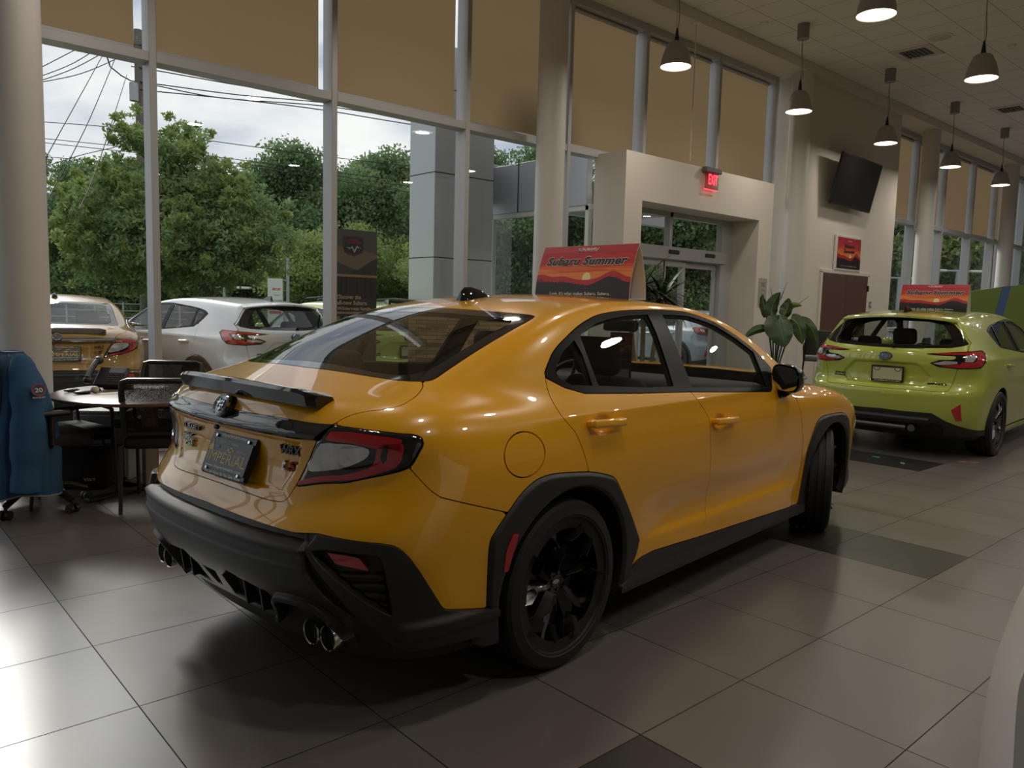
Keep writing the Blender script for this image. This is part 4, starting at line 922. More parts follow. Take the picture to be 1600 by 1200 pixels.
# entrance box, television wall
def vestibule():
    x0, x1, y0, zt = 8.06, 11.76, 6.90, 3.50; ox0, ox1, oz = 8.42, 11.36, 2.88
    b = B(); b.box(((x0+ox0)/2, (y0+WY+.06)/2, zt/2), (ox0-x0, WY+.06-y0, zt)); b.box(((x1+ox1)/2, (y0+WY+.06)/2, zt/2), (x1-ox1, WY+.06-y0, zt)); b.box(((ox0+ox1)/2, (y0+WY+.06)/2, (oz+zt)/2), (ox1-ox0, WY+.06-y0, zt-oz))
    struct('wall_entrance', b, MT['wall'])
    d = empty('door_1', ((ox0+ox1)/2, WY, 0)); d['kind'] = 'structure'
    L = lambda x: x-(ox0+ox1)/2
    y = .02; a = MT['alu']
    b = B()
    for x in (ox0+.05, 11.10): b.box((L(x), y, oz/2), (.11, .12, oz), .006)
    b.box((L(11.26), y, oz/2), (.2, .10, oz), .004)
    b.box((L(9.70), y, (2.36+oz)/2), (.075, .11, oz-2.36), .005)
    b.box((L(9.76), y, oz-.035), (2.68, .11, .07), .005); b.box((L(9.76), y-.02, 2.27), (2.72, .17, .19), .008)
    b.obj('door_frame', a, d)
    for xa, xb, yy, nm in ((8.52, 9.05, .05, 'fixed_panel'), (9.0, 9.62, .0, 'sliding_leaf'), (9.58, 10.14, .0, 'sliding_leaf'), (10.08, 11.04, .05, 'fixed_panel')):
        b = B(); c, w = L((xa+xb)/2), xb-xa
        for s in (-1, 1): b.box((c+s*(w/2-.035), yy+y, 1.09), (.07, .05, 2.14), .006)
        b.box((c, yy+y, 2.12), (w-.14, .05, .09), .006); b.box((c, yy+y, .09), (w-.14, .05, .14), .006)
        o = b.obj(nm, a, d); g = B(); g.quad((c-w/2+.07, yy+y, .16), (c+w/2-.07, yy+y, .16), (c+w/2-.07, yy+y, 2.08), (c-w/2+.07, yy+y, 2.08)); g.obj('glass', GLASS, o)
    g = B(); g.quad((L(8.5), y, 2.36), (L(11.06), y, 2.36), (L(11.06), y, oz), (L(8.5), y, oz)); g.obj('transom_glass', GLASS, d)
    for x in (9.72, 10.66): B().box((L(x), y-.11, 2.285), (.26, .03, .06), .012).obj('motion_sensor', MT['black'], d)
    # exit sign over the door
    e = empty('exit_sign', (9.93, y0-.03, 3.30), 0, 'glowing red exit sign hanging over the entrance doorway', 'exit sign')
    B().box((0, -.02, .165), (.40, .09, .075), .012).obj('housing', pbr('exit housing', (.14, .13, .12), .5), e)
    B().box((0, -.02, .01), (.34, .008, .235), .003).obj('panel', thin_glass('exit acrylic', (.75, .72, .70)), e)
    red = pbr('lit red letters', (.8, .02, .03), .4, emit=(1, .03, .06), estr=2.2)
    text('lettering', 'EXIT', Matrix.Translation((.03, -.026, .03)) @ Matrix.Rotation(math.pi/2, 4, 'X'), red, e, width=.23, height=.15, bold=.02, ext=.001)
    B().box((-.01, -.02, -.112), (.335, .012, .012), .002).obj('edge_glow', red, e)
    # notice on the right jamb
    n = B().box((11.57, y0-.006, 1.74), (.24, .008, .46), .001).obj('door_notice', pbr('frosted notice', (.42, .39, .36), .4)); tag(n, 'small grey notice stuck on the pier right of the entrance', 'notice')
    ink = pbr('dark ink', (.06, .06, .06), .5)
    for z, h, s in ((1.86, .07, 'XSG'), (1.77, .02, 'HOURS'), (1.71, .02, 'MON - SAT'), (1.65, .02, '9AM - 8PM')):
        text('lettering', s, Matrix.Translation((11.57, y0-.0115, z)) @ Matrix.Rotation(math.pi/2, 4, 'X'), ink, n, width=.11, height=h)
vestibule()
def tv_wall():
    x0, x1, y0 = 12.75, 16.66, 7.0
    struct('wall_front', B().box(((x0+x1)/2, (y0+WY+.1)/2, SOF/2), (x1-x0, WY+.1-y0, SOF)), MT['wall'])
    t = empty('television', (14.31, y0-.25, 3.80), 0, 'flat black television tilted on the white wall above a poster', 'television')
    t.rotation_euler = (math.radians(12), math.radians(1), 0)
    B().box((0, 0, 0), (1.56, .06, .90), .012).obj('body', MT['black'], t)
    B().box((0, -.031, .006), (1.52, .006, .855), .002).obj('screen', MT['screen'], t)
    B().box((0, .11, 0), (.4, .15, .3), .01).obj('wall_bracket', MT['black'], t)
    p = empty('framed_poster', (14.62, y0-.03, 2.56), 0, 'framed sunset sale poster on the white wall above brown doors', 'poster')
    B().box((0, 0, 0), (1.04, .05, .66), .01).obj('picture_frame', MT['white'], p)
    poster(p, Matrix.Translation((0, -.027, 0)) @ Matrix.Rotation(math.pi/2, 4, 'X'), .94, .57, stacked=True)
    d = empty('door_2', (14.62, y0, 0)); d['kind'] = 'structure'
    b = B(); b.box((-.95, -.01, 1.09), (.07, .06, 2.2), .005); b.box((.95, -.01, 1.09), (.07, .06, 2.2), .005); b.box((0, -.01, 2.2), (1.97, .06, .07), .005); b.obj('door_frame', MT['wall'], d)
    for s in (-1, 1):
        l = B().box((s*.455, -.02, 1.085), (.90, .045, 2.15), .004).obj('door_leaf', MT['brown_door'], d)
        for x in (.2, .7): B().cyl((s*x, -.046, 2.12), (s*x, -.05, 2.12), .012, n=10).obj('screw', MT['grey_plastic'], l)
    B().box((.91, -.05, 1.93), (.05, .03, .11), .004).obj('hinge', MT['black'], d)
    s = B().box((15.78, y0-.008, 1.62), (.09, .016, .13), .004).obj('light_switch', MT['grey_plastic']); tag(s, 'small grey switch plate on the wall right of the brown doors', 'switch')
    B().box((15.78, y0-.02, 1.62), (.03, .012, .05), .003).obj('rocker', MT['white'], s)
PCOL = {}
def poster(parent, Mx, w, h, stacked=False, bend=None):
    """sunset artwork of flat colour pieces: sky bands, sun, ridge, hills, lettering"""
    if not PCOL:
        for k, c in dict(p0=(.42, .02, .035), p1=(.50, .035, .035), p2=(.58, .075, .035), p3=(.66, .14, .035), p4=(.72, .235, .05), ridge=(.45, .02, .028), mid=(.17, .008, .012), dark=(.016, .011, .012), sun=(.80, .70, .42), ink=(.022, .018, .022), white=(.75, .73, .70), navy=(.015, .03, .10)).items(): PCOL[k] = pbr('poster '+k, c, .38)
    R = random.Random(3)
    bd = bend or (lambda x, y, z: (x, y, z))
    def piece(nm, poly, k, z):
        # poly: closed list; fan split into thin columns so it can follow a bent sheet
        V = [Mx @ Vector(bd(x*w/2, y*h/2, z)) for x, y in poly]; rawobj(nm, V, [tuple(range(len(V)))], PCOL[k], parent, smooth=False)
    def band(nm, lo, hi, k, z, n=40):
        V, Fs = [], []; m = 8
        for i in range(n+1):
            x = -1+2*i/n
            for j in range(m+1): y = lo(x)+(hi(x)-lo(x))*j/m; V.append(Mx @ Vector(bd(x*w/2, y*h/2, z)))
        for i in range(n):
            for j in range(m): a = i*(m+1)+j; Fs.append((a, a+m+1, a+m+2, a+1))
        return rawobj(nm, V, Fs, PCOL[k], parent, smooth=False)
    band('sky_print', lambda x: -1, lambda x: 1, 'p0', 0)
    for q, (y, k) in enumerate(((.62, 'p1'), (.38, 'p2'), (.20, 'p3'), (.06, 'p4'))): band('sky_print', lambda x: -1, lambda x, y=y, q=q: y+.05*math.sin(3*x+q*1.7)+.03*math.sin(9*x+q), k, .0006*(q+1))
    band('cloud_print', lambda x: .30+.05*math.sin(2.2*x+1), lambda x: .34+.07*math.sin(2.0*x+.8), 'p1', .0032); band('cloud_print', lambda x: .0+.03*math.sin(3*x), lambda x: .035+.04*math.sin(3*x+.5), 'p2', .0032)
    piece('sun_print', [(.10+.088*math.cos(a), -.22+.088*w/h*math.sin(a)) for a in np.linspace(0, 2*math.pi, 24, endpoint=False)], 'sun', .0036)
    rg = lambda x: -.14+.10*math.exp(-((x+.85)/.2)**2)+.20*math.exp(-((x-.6)/.22)**2)-.14*math.exp(-((x-.12)/.25)**2)+.03*math.sin(11*x)
    band('ridge_print', lambda x: -1, lambda x: rg(x)-.05, 'ridge', .0042)
    tr = {}
    def trees(x): return rg(x)-.30+.10*abs(math.sin(37*x))**.6*abs(math.sin(13*x+1))
    band('forest_print', lambda x: -1, trees, 'mid', .0048, 160)
    hill = lambda x: -.42+.24*math.exp(-((x-.58)/.26)**2)-.10*math.exp(-((x-.1)/.3)**2)+.05*abs(math.sin(43*x))**.8*(x < .1)
    band('hill_print', lambda x: -1, hill, 'dark', .0054, 120)
    def lab(s, x, y, ww, hh, k, z=.006, **kw):
        V, Fs = text_polys(s, 1., **kw); V = np.array(V); V[:, 0] *= ww/np.ptp(V[:, 0]); V[:, 1] = (V[:, 1]-V[:, 1].mean()*0)*hh/np.ptp(V[:, 1])
        rawobj('lettering', [Mx @ Vector(bd(a+x*w/2, c+y*h/2, z)) for a, c, _ in V], Fs, PCOL[k], parent, smooth=False)
    if stacked:
        lab('SUBARU', 0, .78, w*.16, h*.035, 'white'); lab('Subaru', 0, .46, w*.40, h*.12, 'ink', bold=.03); lab('Summer', 0, .12, w*.46, h*.11, 'ink', bold=.03)
        lab("Love. It's what makes Subaru, Subaru.", 0, -.84, w*.7, h*.035, 'white')
    else:
        lab('Subaru Summer', 0, .40, w*.87, h*.185, 'white', .0062, bold=.055, shear=.22); lab('Subaru Summer', 0, .40, w*.86, h*.165, 'ink', .0070, bold=.035, shear=.22)
        lab("Love. It's what makes Subaru, Subaru.", -.02, -.81, w*.64, h*.07, 'white', bold=.01); lab('SUBARU', .04, .86, w*.18, h*.045, 'white', bold=.02, shear=.2); lab('OF NEW ENGLAND', .03, .79, w*.17, h*.018, 'white')
        piece('logo_print', [(-.17+.052*math.cos(a), .84+.065*math.sin(a)) for a in np.linspace(0, 2*math.pi, 20, endpoint=False)], 'white', .006); piece('logo_print', [(-.17+.048*math.cos(a), .84+.057*math.sin(a)) for a in np.linspace(0, 2*math.pi, 20, endpoint=False)], 'navy', .0066)
        for sx, sy, q in ((-.19, .86, .02), (-.165, .855, .012), (-.15, .845, .012), (-.175, .82, .012), (-.155, .815, .012)):
            piece('star_print', [(sx+q*(1 if i % 2 == 0 else .3)*math.cos(i*math.pi/4), sy+q*w/h*(1 if i % 2 == 0 else .3)*math.sin(i*math.pi/4)) for i in range(8)], 'white', .0072)
tv_wall()
# roller shades
SH = shade_mat()
_k = 0
_lab = {}
for x0, x1 in zip(MX, MX[1:]):
    if 12.5 < x0 < 16 or x0 < .4 or x1 > 25: continue
    g = .085; a, c = x0+MW/2+.012, x1-MW/2-g
    if x1 == 16.62: continue
    n, m = 14, 2; V, Fs = [], []
    b = B(); b.quad((a, WY+.132, TZ+.075), (c, WY+.132, TZ+.075), (c, WY+.132, SOF-.1), (a, WY+.132, SOF-.1))
    o = b.obj('roller_shade', SH)
    bb = B().box(((a+c)/2, WY+.132, TZ+.085), (c-a, .014, .026), .004).obj('hem_bar', MT['alu'], o)
    B().cyl((a, WY+.125, SOF-.13), (c, WY+.125, SOF-.13), .026, n=14).obj('roller_tube', MT['alu'], o)
    i = MX.index(x0)
    names = {4: 'tan roller shade at the far left, right of the first white column', 5: 'wide tan roller shade above the window with the pale tree', 6: 'tan roller shade above the window with the black banner', 7: 'tan roller shade partly covered by the second white column',
             8: 'tan roller shade above the left end of the entrance wall', 9: 'tan roller shade above the entrance, left of the exit sign', 10: 'tan roller shade above the entrance, right of the exit sign', 11: 'narrow tan roller shade beside the third white column',
             12: 'first tan roller shade right of the television wall', 13: 'tan roller shade right of the fourth white column', 14: 'tan roller shade third right of the television wall', 15: 'tan roller shade second from the far right corner', 16: 'very narrow tan roller shade by the last white column'}
    tag(o, names.get(i, 'tan roller shade beyond the last white column'), 'shade', 'roller shades above the window transom')
# pendants on the ceiling grid
LAMPS = []
def pendant():
    r = empty('pendant_lamp')
    B().cyl((0, 0, -.21), (0, 0, 0), .085, n=28).obj('canopy', MT['grey_plastic'], r)
    pts = [(0, 0, -.21)]+[(.03*math.sin(t*math.pi)*(.5+t), .01*math.sin(5*t), -.21-t*.58) for t in np.linspace(.1, 1, 10)]
    B().tube(pts, .006, 6).obj('cord', MT['grey_plastic'], r)
    B().tube([(-.02, 0, -.3), (-.012, 0, -.8)], .0022, 5).obj('wire', MT['grey_plastic'], r)
    B().cyl((0, 0, -.95), (0, 0, -.78), .035, .010, n=16).obj('cone', pbr('dark blue cone', (.012, .010, .07), .3), r)
    s = B().lathe([(.03, -.945), (.085, -.95), (.105, -.965), (.145, -1.05), (.175, -1.15), (.188, -1.24), (.184, -1.24), (.170, -1.15), (.140, -1.05), (.10, -.975), (.03, -.96)], n=40).obj('lamp_shade', pbr('grey lamp shade', (.36, .345, .33), .5), r)
    B().lathe([(0, -1.232), (.180, -1.232)], n=32).obj('diffuser', pbr('lit diffuser', (.9, .85, .75), .5, emit=(1, .86, .66), estr=4.2), s)
    return r
def lamp_at(x, y, label=None, proto=None):
    if proto is not None:
        proto.location = (x, y, CEIL); tag(proto, label, 'pendant lamp', 'grey pendant lamps')
    l = bpy.data.lights.new('pendant light', 'AREA'); l.shape = 'DISK'; l.size = .24; l.energy = 7.5 if y > 3 else 12; l.color = (1, .91, .80)
    o = bpy.data.objects.new('pendant light', l); COL.objects.link(o); o.location = (x, y, CEIL-1.245); 
P0 = pendant(); first = True
for x, y, lb in ((7.96, 6.09, 'grey pendant lamp nearest the entrance wall, in front of its left shade'), (10.93, 6.09, 'grey pendant lamp between the exit sign and the television'), (13.9, 6.09, 'grey pendant lamp above and right of the television'), (16.87, 6.09, 'second grey pendant lamp right of the television'), (19.83, 6.09, 'third grey pendant lamp right of the television, by the last column'),
                 (7.96, 3.67, 'largest grey pendant lamp, cut by the top edge of the picture'), (10.93, 3.67, 'grey pendant lamp at top right, right of the ceiling vent')):
    p = P0 if first else copy_tree(P0); first = False; lamp_at(x, y, lb, p)
for x in (1.9, 4.95, 7.96, 10.93, 13.9, 16.87, 19.83):
    for y in (6.09, 3.67, 1.25, -1.2):
        if (y == 6.09 and x > 7) or (y == 3.67 and x in (7.96, 10.93)): continue
        lamp_at(x, y)
# ceiling fittings
for (x, y), lb in (((13.3, 5.44), 'square ceiling vent with black louvres near the middle lamps'), ((18.08, 5.48), 'square ceiling vent at the right edge of the picture')):
    v = empty('ceiling_vent', (x, y, CEIL), 0, lb, 'vent', 'square ceiling vents')
    B().box((0, 0, -.006), (.62, .62, .012), .003).obj('frame', MT['ceiling'], v); B().box((0, 0, -.010), (.40, .40, .012)).obj('void', MT['black'], v)
    b = B()
    for i in range(6): b.box((0, -.16+.064*i, -.02), (.38, .022, .006), rot=(.5, 0, 0))
    b.obj('louvre', MT['grey_plastic'], v)
s = B().lathe([(0, -.012), (.15, -.012), (.17, 0)], n=32).obj('ceiling_speaker', MT['ceiling']); s.location = (12.79, 4.91, CEIL); tag(s, 'round flush ceiling speaker above the middle lamps', 'speaker'); B().lathe([(.15, -.014), (.175, -.012), (.178, 0)], n=32).obj('rim', MT['white'], s)
for (x, y), lb in (((10.46, 6.45), 'small round ceiling disc left of the pendant canopy'), ((13.91, 4.28), 'small round ceiling disc near the right edge'), ((17.2, 6.3), 'small round ceiling disc above the second window bay')):
    d = B().lathe([(0, -.03), (.05, -.028), (.062, 0)], n=20).obj('smoke_detector', MT['white']); d.location = (x, y, CEIL); tag(d, lb, 'detector', 'ceiling discs')
c = empty('hanging_rod', (9.45, 6.9, SOF), 0, 'thin pale rod hanging from the soffit between two shades', 'rod'); B().cyl((0, 0, 0), (0, 0, -1.9), .008, n=8).obj('rod', MT['white'], c); B().lathe([(0, -.02), (.06, -.015), (.07, 0)], n=20).obj('plate', MT['white'], c)
# ------------------------------------------------------------------ cars in the showroom
CM = shared_car_mats(); CM['plate_pale'] = pbr('pale dealer plate', (.50, .55, .34), .3); CM['rim2'] = pbr('machined grey alloy', (.26, .26, .27), .28, .9)
MY = dict(CM); MY.update(car_mats('solar yellow', (.90, .43, .002)))
WRX = build_sedan('sports_sedan', MY, steer=math.radians(22))
tag(WRX, 'yellow sports sedan with black wheels and black lower bumper', 'car')
WRX.location = (2.0345, 2.9347, 0); WRX.rotation_euler = (0, 0, .10995)
MG = dict(CM); MG.update(car_mats('lime green', (.42, .50, .075)))
IMP = build_hatch('hatchback', MG, res=.016)
tag(IMP, 'lime green hatchback in the showroom facing away at the right', 'car')
_t = math.radians(4.5); IMP.location = (9.023-.86*math.sin(_t), 2.616+.86*math.cos(_t), 0); IMP.rotation_euler = (0, 0, _t)
def car_pt(car, x, y, z): return Matrix.Translation(car.location) @ Matrix.Rotation(car.rotation_euler[2], 4, 'Z') @ Vector((x, y, z))
def roof_sign(car, x, y, z, label, w=.68, h=.30, turn=0.):
    """two printed sheets bowed outwards and meeting along the top"""
    p = car_pt(car, x, y, z); o = empty('roof_sign', p, car.rotation_euler[2]+turn, label, 'sign', 'sunset sale signs standing on car roofs')
    d = .075
    bow = lambda v: d*(1-((v+h/2)/h)**1.9)                   # half depth at height v (measured from the middle)
    for sg, nm in ((-1, 'front_sheet'), (1, 'back_sheet')):
        V, Fs = [], []; n = 14
        for i in range(n+1):
            v = -h/2+h*i/n; V += [(sg*bow(v), -w/2, v+h/2), (sg*bow(v), w/2, v+h/2), (sg*(bow(v)-.003), w/2, v+h/2), (sg*(bow(v)-.003), -w/2, v+h/2)]
        for i in range(n): Fs += [(i*4+j, i*4+(j+1) % 4, i*4+4+(j+1) % 4, i*4+4+j) for j in range(4)]
        s = rawobj(nm, V, Fs, MT['white'], o, smooth=False)
        if sg < 0: poster(s, Matrix(((0, 0, -1, 0), (-1, 0, 0, 0), (0, 1, 0, h/2), (0, 0, 0, 1))), w, h, bend=lambda a, c, e: (a, c, bow(c)+.0012+e*.7))
    B().box((0, 0, .002), (.15, w*.98, .003)).obj('base_flap', MT['white'], o)
    return o
roof_sign(WRX, 1.24, -.03, 1.462, 'sunset sale sign standing on the yellow sedan roof', turn=-.05)
roof_sign(IMP, .30, -.10, 1.468, 'sunset sale sign standing on the lime hatchback roof', turn=.02)
h = empty('hang_tag', car_pt(WRX, 1.60, -.02, 1.03), WRX.rotation_euler[2], 'sunset sale tag hanging inside the yellow sedan windshield', 'tag')
B().box((0, 0, .10), (.003, .16, .28), .001).obj('card', MT['black'], h); poster(h, Matrix(((0, 0, -1, -.0022), (-1, 0, 0, 0), (0, 1, 0, .15), (0, 0, 0, 1))), .155, .17, stacked=True)
B().box((-.003, 0, -.005), (.002, .13, .05)).obj('blank_panel', MT['white'], h); B().tube([(0, 0, .24), (.01, 0, .27)], .002, 6).obj('string', MT['white'], h)
# lime display board beyond the hatchback
g = empty('display_board', (14.95, 4.45, 0), math.radians(-35), 'olive green board with a blue stripe behind the lime hatchback', 'board')
B().prism([(-.9, .9), (.9, .9), (.9, 2.02), (.1, 1.96), (-.55, 1.86), (-.9, 1.78)], .06, Matrix.Rotation(math.pi/2, 4, 'X')).obj('panel', pbr('olive green board', (.13, .18, .035), .55), g)
B().prism([(-.23, .9), (-.08, .9), (.13, 1.965), (-.02, 1.945)], .004, Matrix.Translation((0, -.061, 0)) @ Matrix.Rotation(math.pi/2, 4, 'X')).obj('stripe', pbr('blue stripe', (.05, .11, .24), .5), g)
b = B(); b.box((-.8, -.03, .46), (.06, .06, .92), .005); b.box((.8, -.03, .46), (.06, .06, .92), .005); b.box((-.8, -.03, .015), (.06, .5, .03), .005); b.box((.8, -.03, .015), (.06, .5, .03), .005); b.obj('stand', MT['black'], g)
# stone clad display panel between the sedan and the windows
def stone_panel():
    o = empty('stone_display', (5.05, 6.55, 0), math.radians(-42), 'stone patterned display stand behind the yellow sedan, by the window', 'display stand')
    m = bpy.data.materials.new('stacked stone print'); m.use_nodes = True; nt = m.node_tree; bs = nt.nodes['Principled BSDF']; tc = nt.nodes.new('ShaderNodeTexCoord'); br = nt.nodes.new('ShaderNodeTexBrick')
    mp = nt.nodes.new('ShaderNodeMapping'); mp.inputs['Rotation'].default_value = (math.pi/2, 0, 0)
    br.inputs['Scale'].default_value = 1; br.inputs['Brick Width'].default_value = .22; br.inputs['Row Height'].default_value = .04; br.inputs['Mortar Size'].default_value = .003; br.inputs['Bias'].default_value = .1
    br.inputs[1].default_value = (.46, .36, .22, 1); br.inputs[2].default_value = (.20, .15, .09, 1); br.inputs['Mortar'].default_value = (.08, .06, .04, 1)
    nt.links.new(tc.outputs['Object'], mp.inputs[0]); nt.links.new(mp.outputs[0], br.inputs[0]); nt.links.new(br.outputs[0], bs.inputs['Base Color']); bs.inputs['Roughness'].default_value = .7
    p = B().box((0, 0, .80), (1.05, .05, 1.30), .006).obj('stone_face', m, o); B().box((0, .02, .075), (1.1, .3, .15), .01).obj('base', MT['black'], o)
    ink = pbr('dark panel lettering', (.05, .04, .03), .5)
    R = Matrix.Rotation(math.pi/2, 4, 'X')
    for s, x, z, w, hh in (('THE SUBARU', .05, 1.36, .3, .04), ('LOVE PROMISE', .05, 1.30, .3, .03), ('More Than a Car Company', -.05, 1.15, .75, .05)): text('lettering', s, Matrix.Translation((x, -.028, z)) @ R, ink, o, width=w, height=hh)
stone_panel()
# ------------------------------------------------------------------ desk corner
FM = {'mesh': None, 'wood': pbr('dark walnut laminate', (.11, .062, .045), .30, noise=.18, nscale=14), 'fabric': pbr('black seat fabric', (.016, .016, .018), .85, bump=.3, bscale=400), 'frame': pbr('black powder coat', (.014, .014, .015), .38), 'silver': pbr('silver post', (.34, .34, .34), .4, .5),
      'blue': pbr('blue jacket cloth', (.022, .085, .19), .85, noise=.12, nscale=9, bump=.4, bscale=60), 'paper': pbr('paper', (.66, .65, .6), .7), 'wood_edge': pbr('tan leg', (.33, .22, .14), .5)}
def mesh_mat():
    m = bpy.data.materials.new('black mesh weave'); m.use_nodes = True; nt = m.node_tree; nt.nodes.clear(); o = nt.nodes.new('ShaderNodeOutputMaterial'); mx = nt.nodes.new('ShaderNodeMixShader'); t = nt.nodes.new('ShaderNodeBsdfTransparent'); d = nt.nodes.new('ShaderNodeBsdfDiffuse'); d.inputs[0].default_value = (.02, .02, .022, 1)
    tc = nt.nodes.new('ShaderNodeTexCoord'); w = nt.nodes.new('ShaderNodeTexVoronoi'); w.inputs['Scale'].default_value = 420; r = nt.nodes.new('ShaderNodeMapRange'); r.inputs[1].default_value = .2; r.inputs[2].default_value = .5; r.inputs[3].default_value = .22; r.inputs[4].default_value = 1
    nt.links.new(tc.outputs['Object'], w.inputs['Vector']); nt.links.new(w.outputs['Distance'], r.inputs[0]); nt.links.new(r.outputs[0], mx.inputs[0]); nt.links.new(t.outputs[0], mx.inputs[1]); nt.links.new(d.outputs[0], mx.inputs[2]); nt.links.new(mx.outputs[0], o.inputs[0]); return m
FM['mesh'] = mesh_mat()
def round_table():
    t = empty('round_table', (1.80, 5.85, 0), 0, 'round dark walnut table by the left window', 'table')
    B().lathe([(0, .735), (.665, .735), (.68, .73), (.68, .712), (.67, .707), (0, .707)], n=64).obj('tabletop', FM['wood'], t)
    b = B(); b.box((-.02, .15, .36), (.085, .085, .69), .004); b.obj('post', FM['silver'], t); B().box((.026, .15, .36), (.01, .08, .66)).obj('post_side', FM['wood_edge'], t)
    b = B()
    for a in (.4, 1.97, 3.54, 5.11): b.box((-.02+.25*math.cos(a), .15+.25*math.sin(a), .018), (.52, .07, .022), .006, rot=(0, 0, a))
    b.obj('base', FM['frame'], t); return t
round_table()
def side_chair(loc, rz, label):
    """black mesh guest chair; +y is the way the sitter faces"""
    c = empty('mesh_chair', loc, rz, label, 'chair', 'black mesh chairs around the walnut table')
    B().box((0, .03, .45), (.50, .48, .085), .03, seg=3).obj('seat', FM['fabric'], c)
    prof = lambda t: (-.22-.10*t, .50+.37*t)
    fr = B(); L = [(-.235, prof(t)[0], prof(t)[1]) for t in np.linspace(0, 1, 6)]; Rr = [(-x, y, z) for x, y, z in L]
    fr.tube(L[:-1]+[(-.225, -.32, .865), (-.19, -.325, .875), (.19, -.325, .875), (.225, -.32, .865)]+Rr[:-1][::-1], .019, 8); fr.box((0, -.222, .52), (.46, .03, .04), .008); fr.obj('back_frame', FM['frame'], c)
    m = B()
    for i in range(6):
        t0, t1 = i/6, (i+1)/6; a, e = prof(t0), prof(t1); m.quad((-.225, a[0]-.01, a[1]), (.225, a[0]-.01, a[1]), (.225, e[0]-.01, e[1]), (-.225, e[0]-.01, e[1]))
    m.obj('mesh_back', FM['mesh'], c)
    for sx in (-1, 1):
        B().tube([(sx*.255, .27, 0), (sx*.255, .25, .44)], .013, 8).obj('leg', FM['frame'], c); B().tube([(sx*.255, -.30, 0), (sx*.255, -.25, .44)], .013, 8).obj('leg', FM['frame'], c)
        B().tube([(sx*.255, -.25, .42), (sx*.255, .25, .42)], .012, 8).obj('side_rail', FM['frame'], c)
        a = B(); a.tube([(sx*.255, .25, .44), (sx*.265, .24, .62), (sx*.27, .16, .655), (sx*.27, -.2, .65), (sx*.245, -.25, .62)], .013, 8); a.obj('armrest', FM['frame'], c)
    return c
side_chair((1.77, 5.52, 0), math.radians(-27), 'black mesh chair seen from behind, touching the yellow sedan')
side_chair((1.98, 6.42, 0), math.radians(142), 'black mesh chair on the window side of the walnut table')
side_chair((1.22, 6.12, 0), math.radians(-78), 'black chair tucked behind the office chair with the jacket')
def office_chair():
    c = empty('office_chair', (1.03, 5.86, 0), math.radians(-82), 'black swivel office chair with a blue jacket on its back', 'chair')
    b = B(); b.lathe([(0, .10), (.045, .10), (.04, .17), (.03, .18), (0, .18)], n=20)
    for k in range(5):
        a = k*2*math.pi/5+.35; d = Vector((math.cos(a), math.sin(a), 0)); b.tube([d*.03+Vector((0, 0, .145)), d*.18+Vector((0, 0, .135)), d*.31+Vector((0, 0, .085))], [.028, .024, .02], 8)
    b.obj('star_base', FM['frame'], c)
    for k in range(5):
        a = k*2*math.pi/5+.35; d = Vector((math.cos(a), math.sin(a), 0)); w = B(); n = Vector((-d[1], d[0], 0))
        for s in (-1, 1): w.cyl(d*.31+n*s*.010+Vector((0, 0, .03)), d*.31+n*s*.030+Vector((0, 0, .03)), .03, n=16)
        w.cyl(d*.31+Vector((0, 0, .03)), d*.31+Vector((0, 0, .085)), .011, n=8); w.obj('caster', FM['frame'], c)
    B().cyl((0, 0, .12), (0, 0, .40), .028, n=16).obj('gas_column', FM['silver'], c)
    B().box((0, .03, .47), (.52, .50, .11), .045, seg=3).obj('seat', FM['fabric'], c)
    B().box((0, -.27, .76), (.46, .08, .52), .035, rot=(.12, 0, 0), seg=3).obj('backrest', FM['fabric'], c); B().box((0, -.25, .47), (.08, .05, .22), .01).obj('back_stem', FM['frame'], c)
    for s in (-1, 1):
        a = B(); a.box((s*.29, -.02, .66), (.07, .27, .035), .014); a.tube([(s*.25, 0, .44), (s*.29, 0, .46), (s*.29, 0, .65)], .018, 8); a.obj('armrest', FM['frame'], c)
    return c
office_chair()
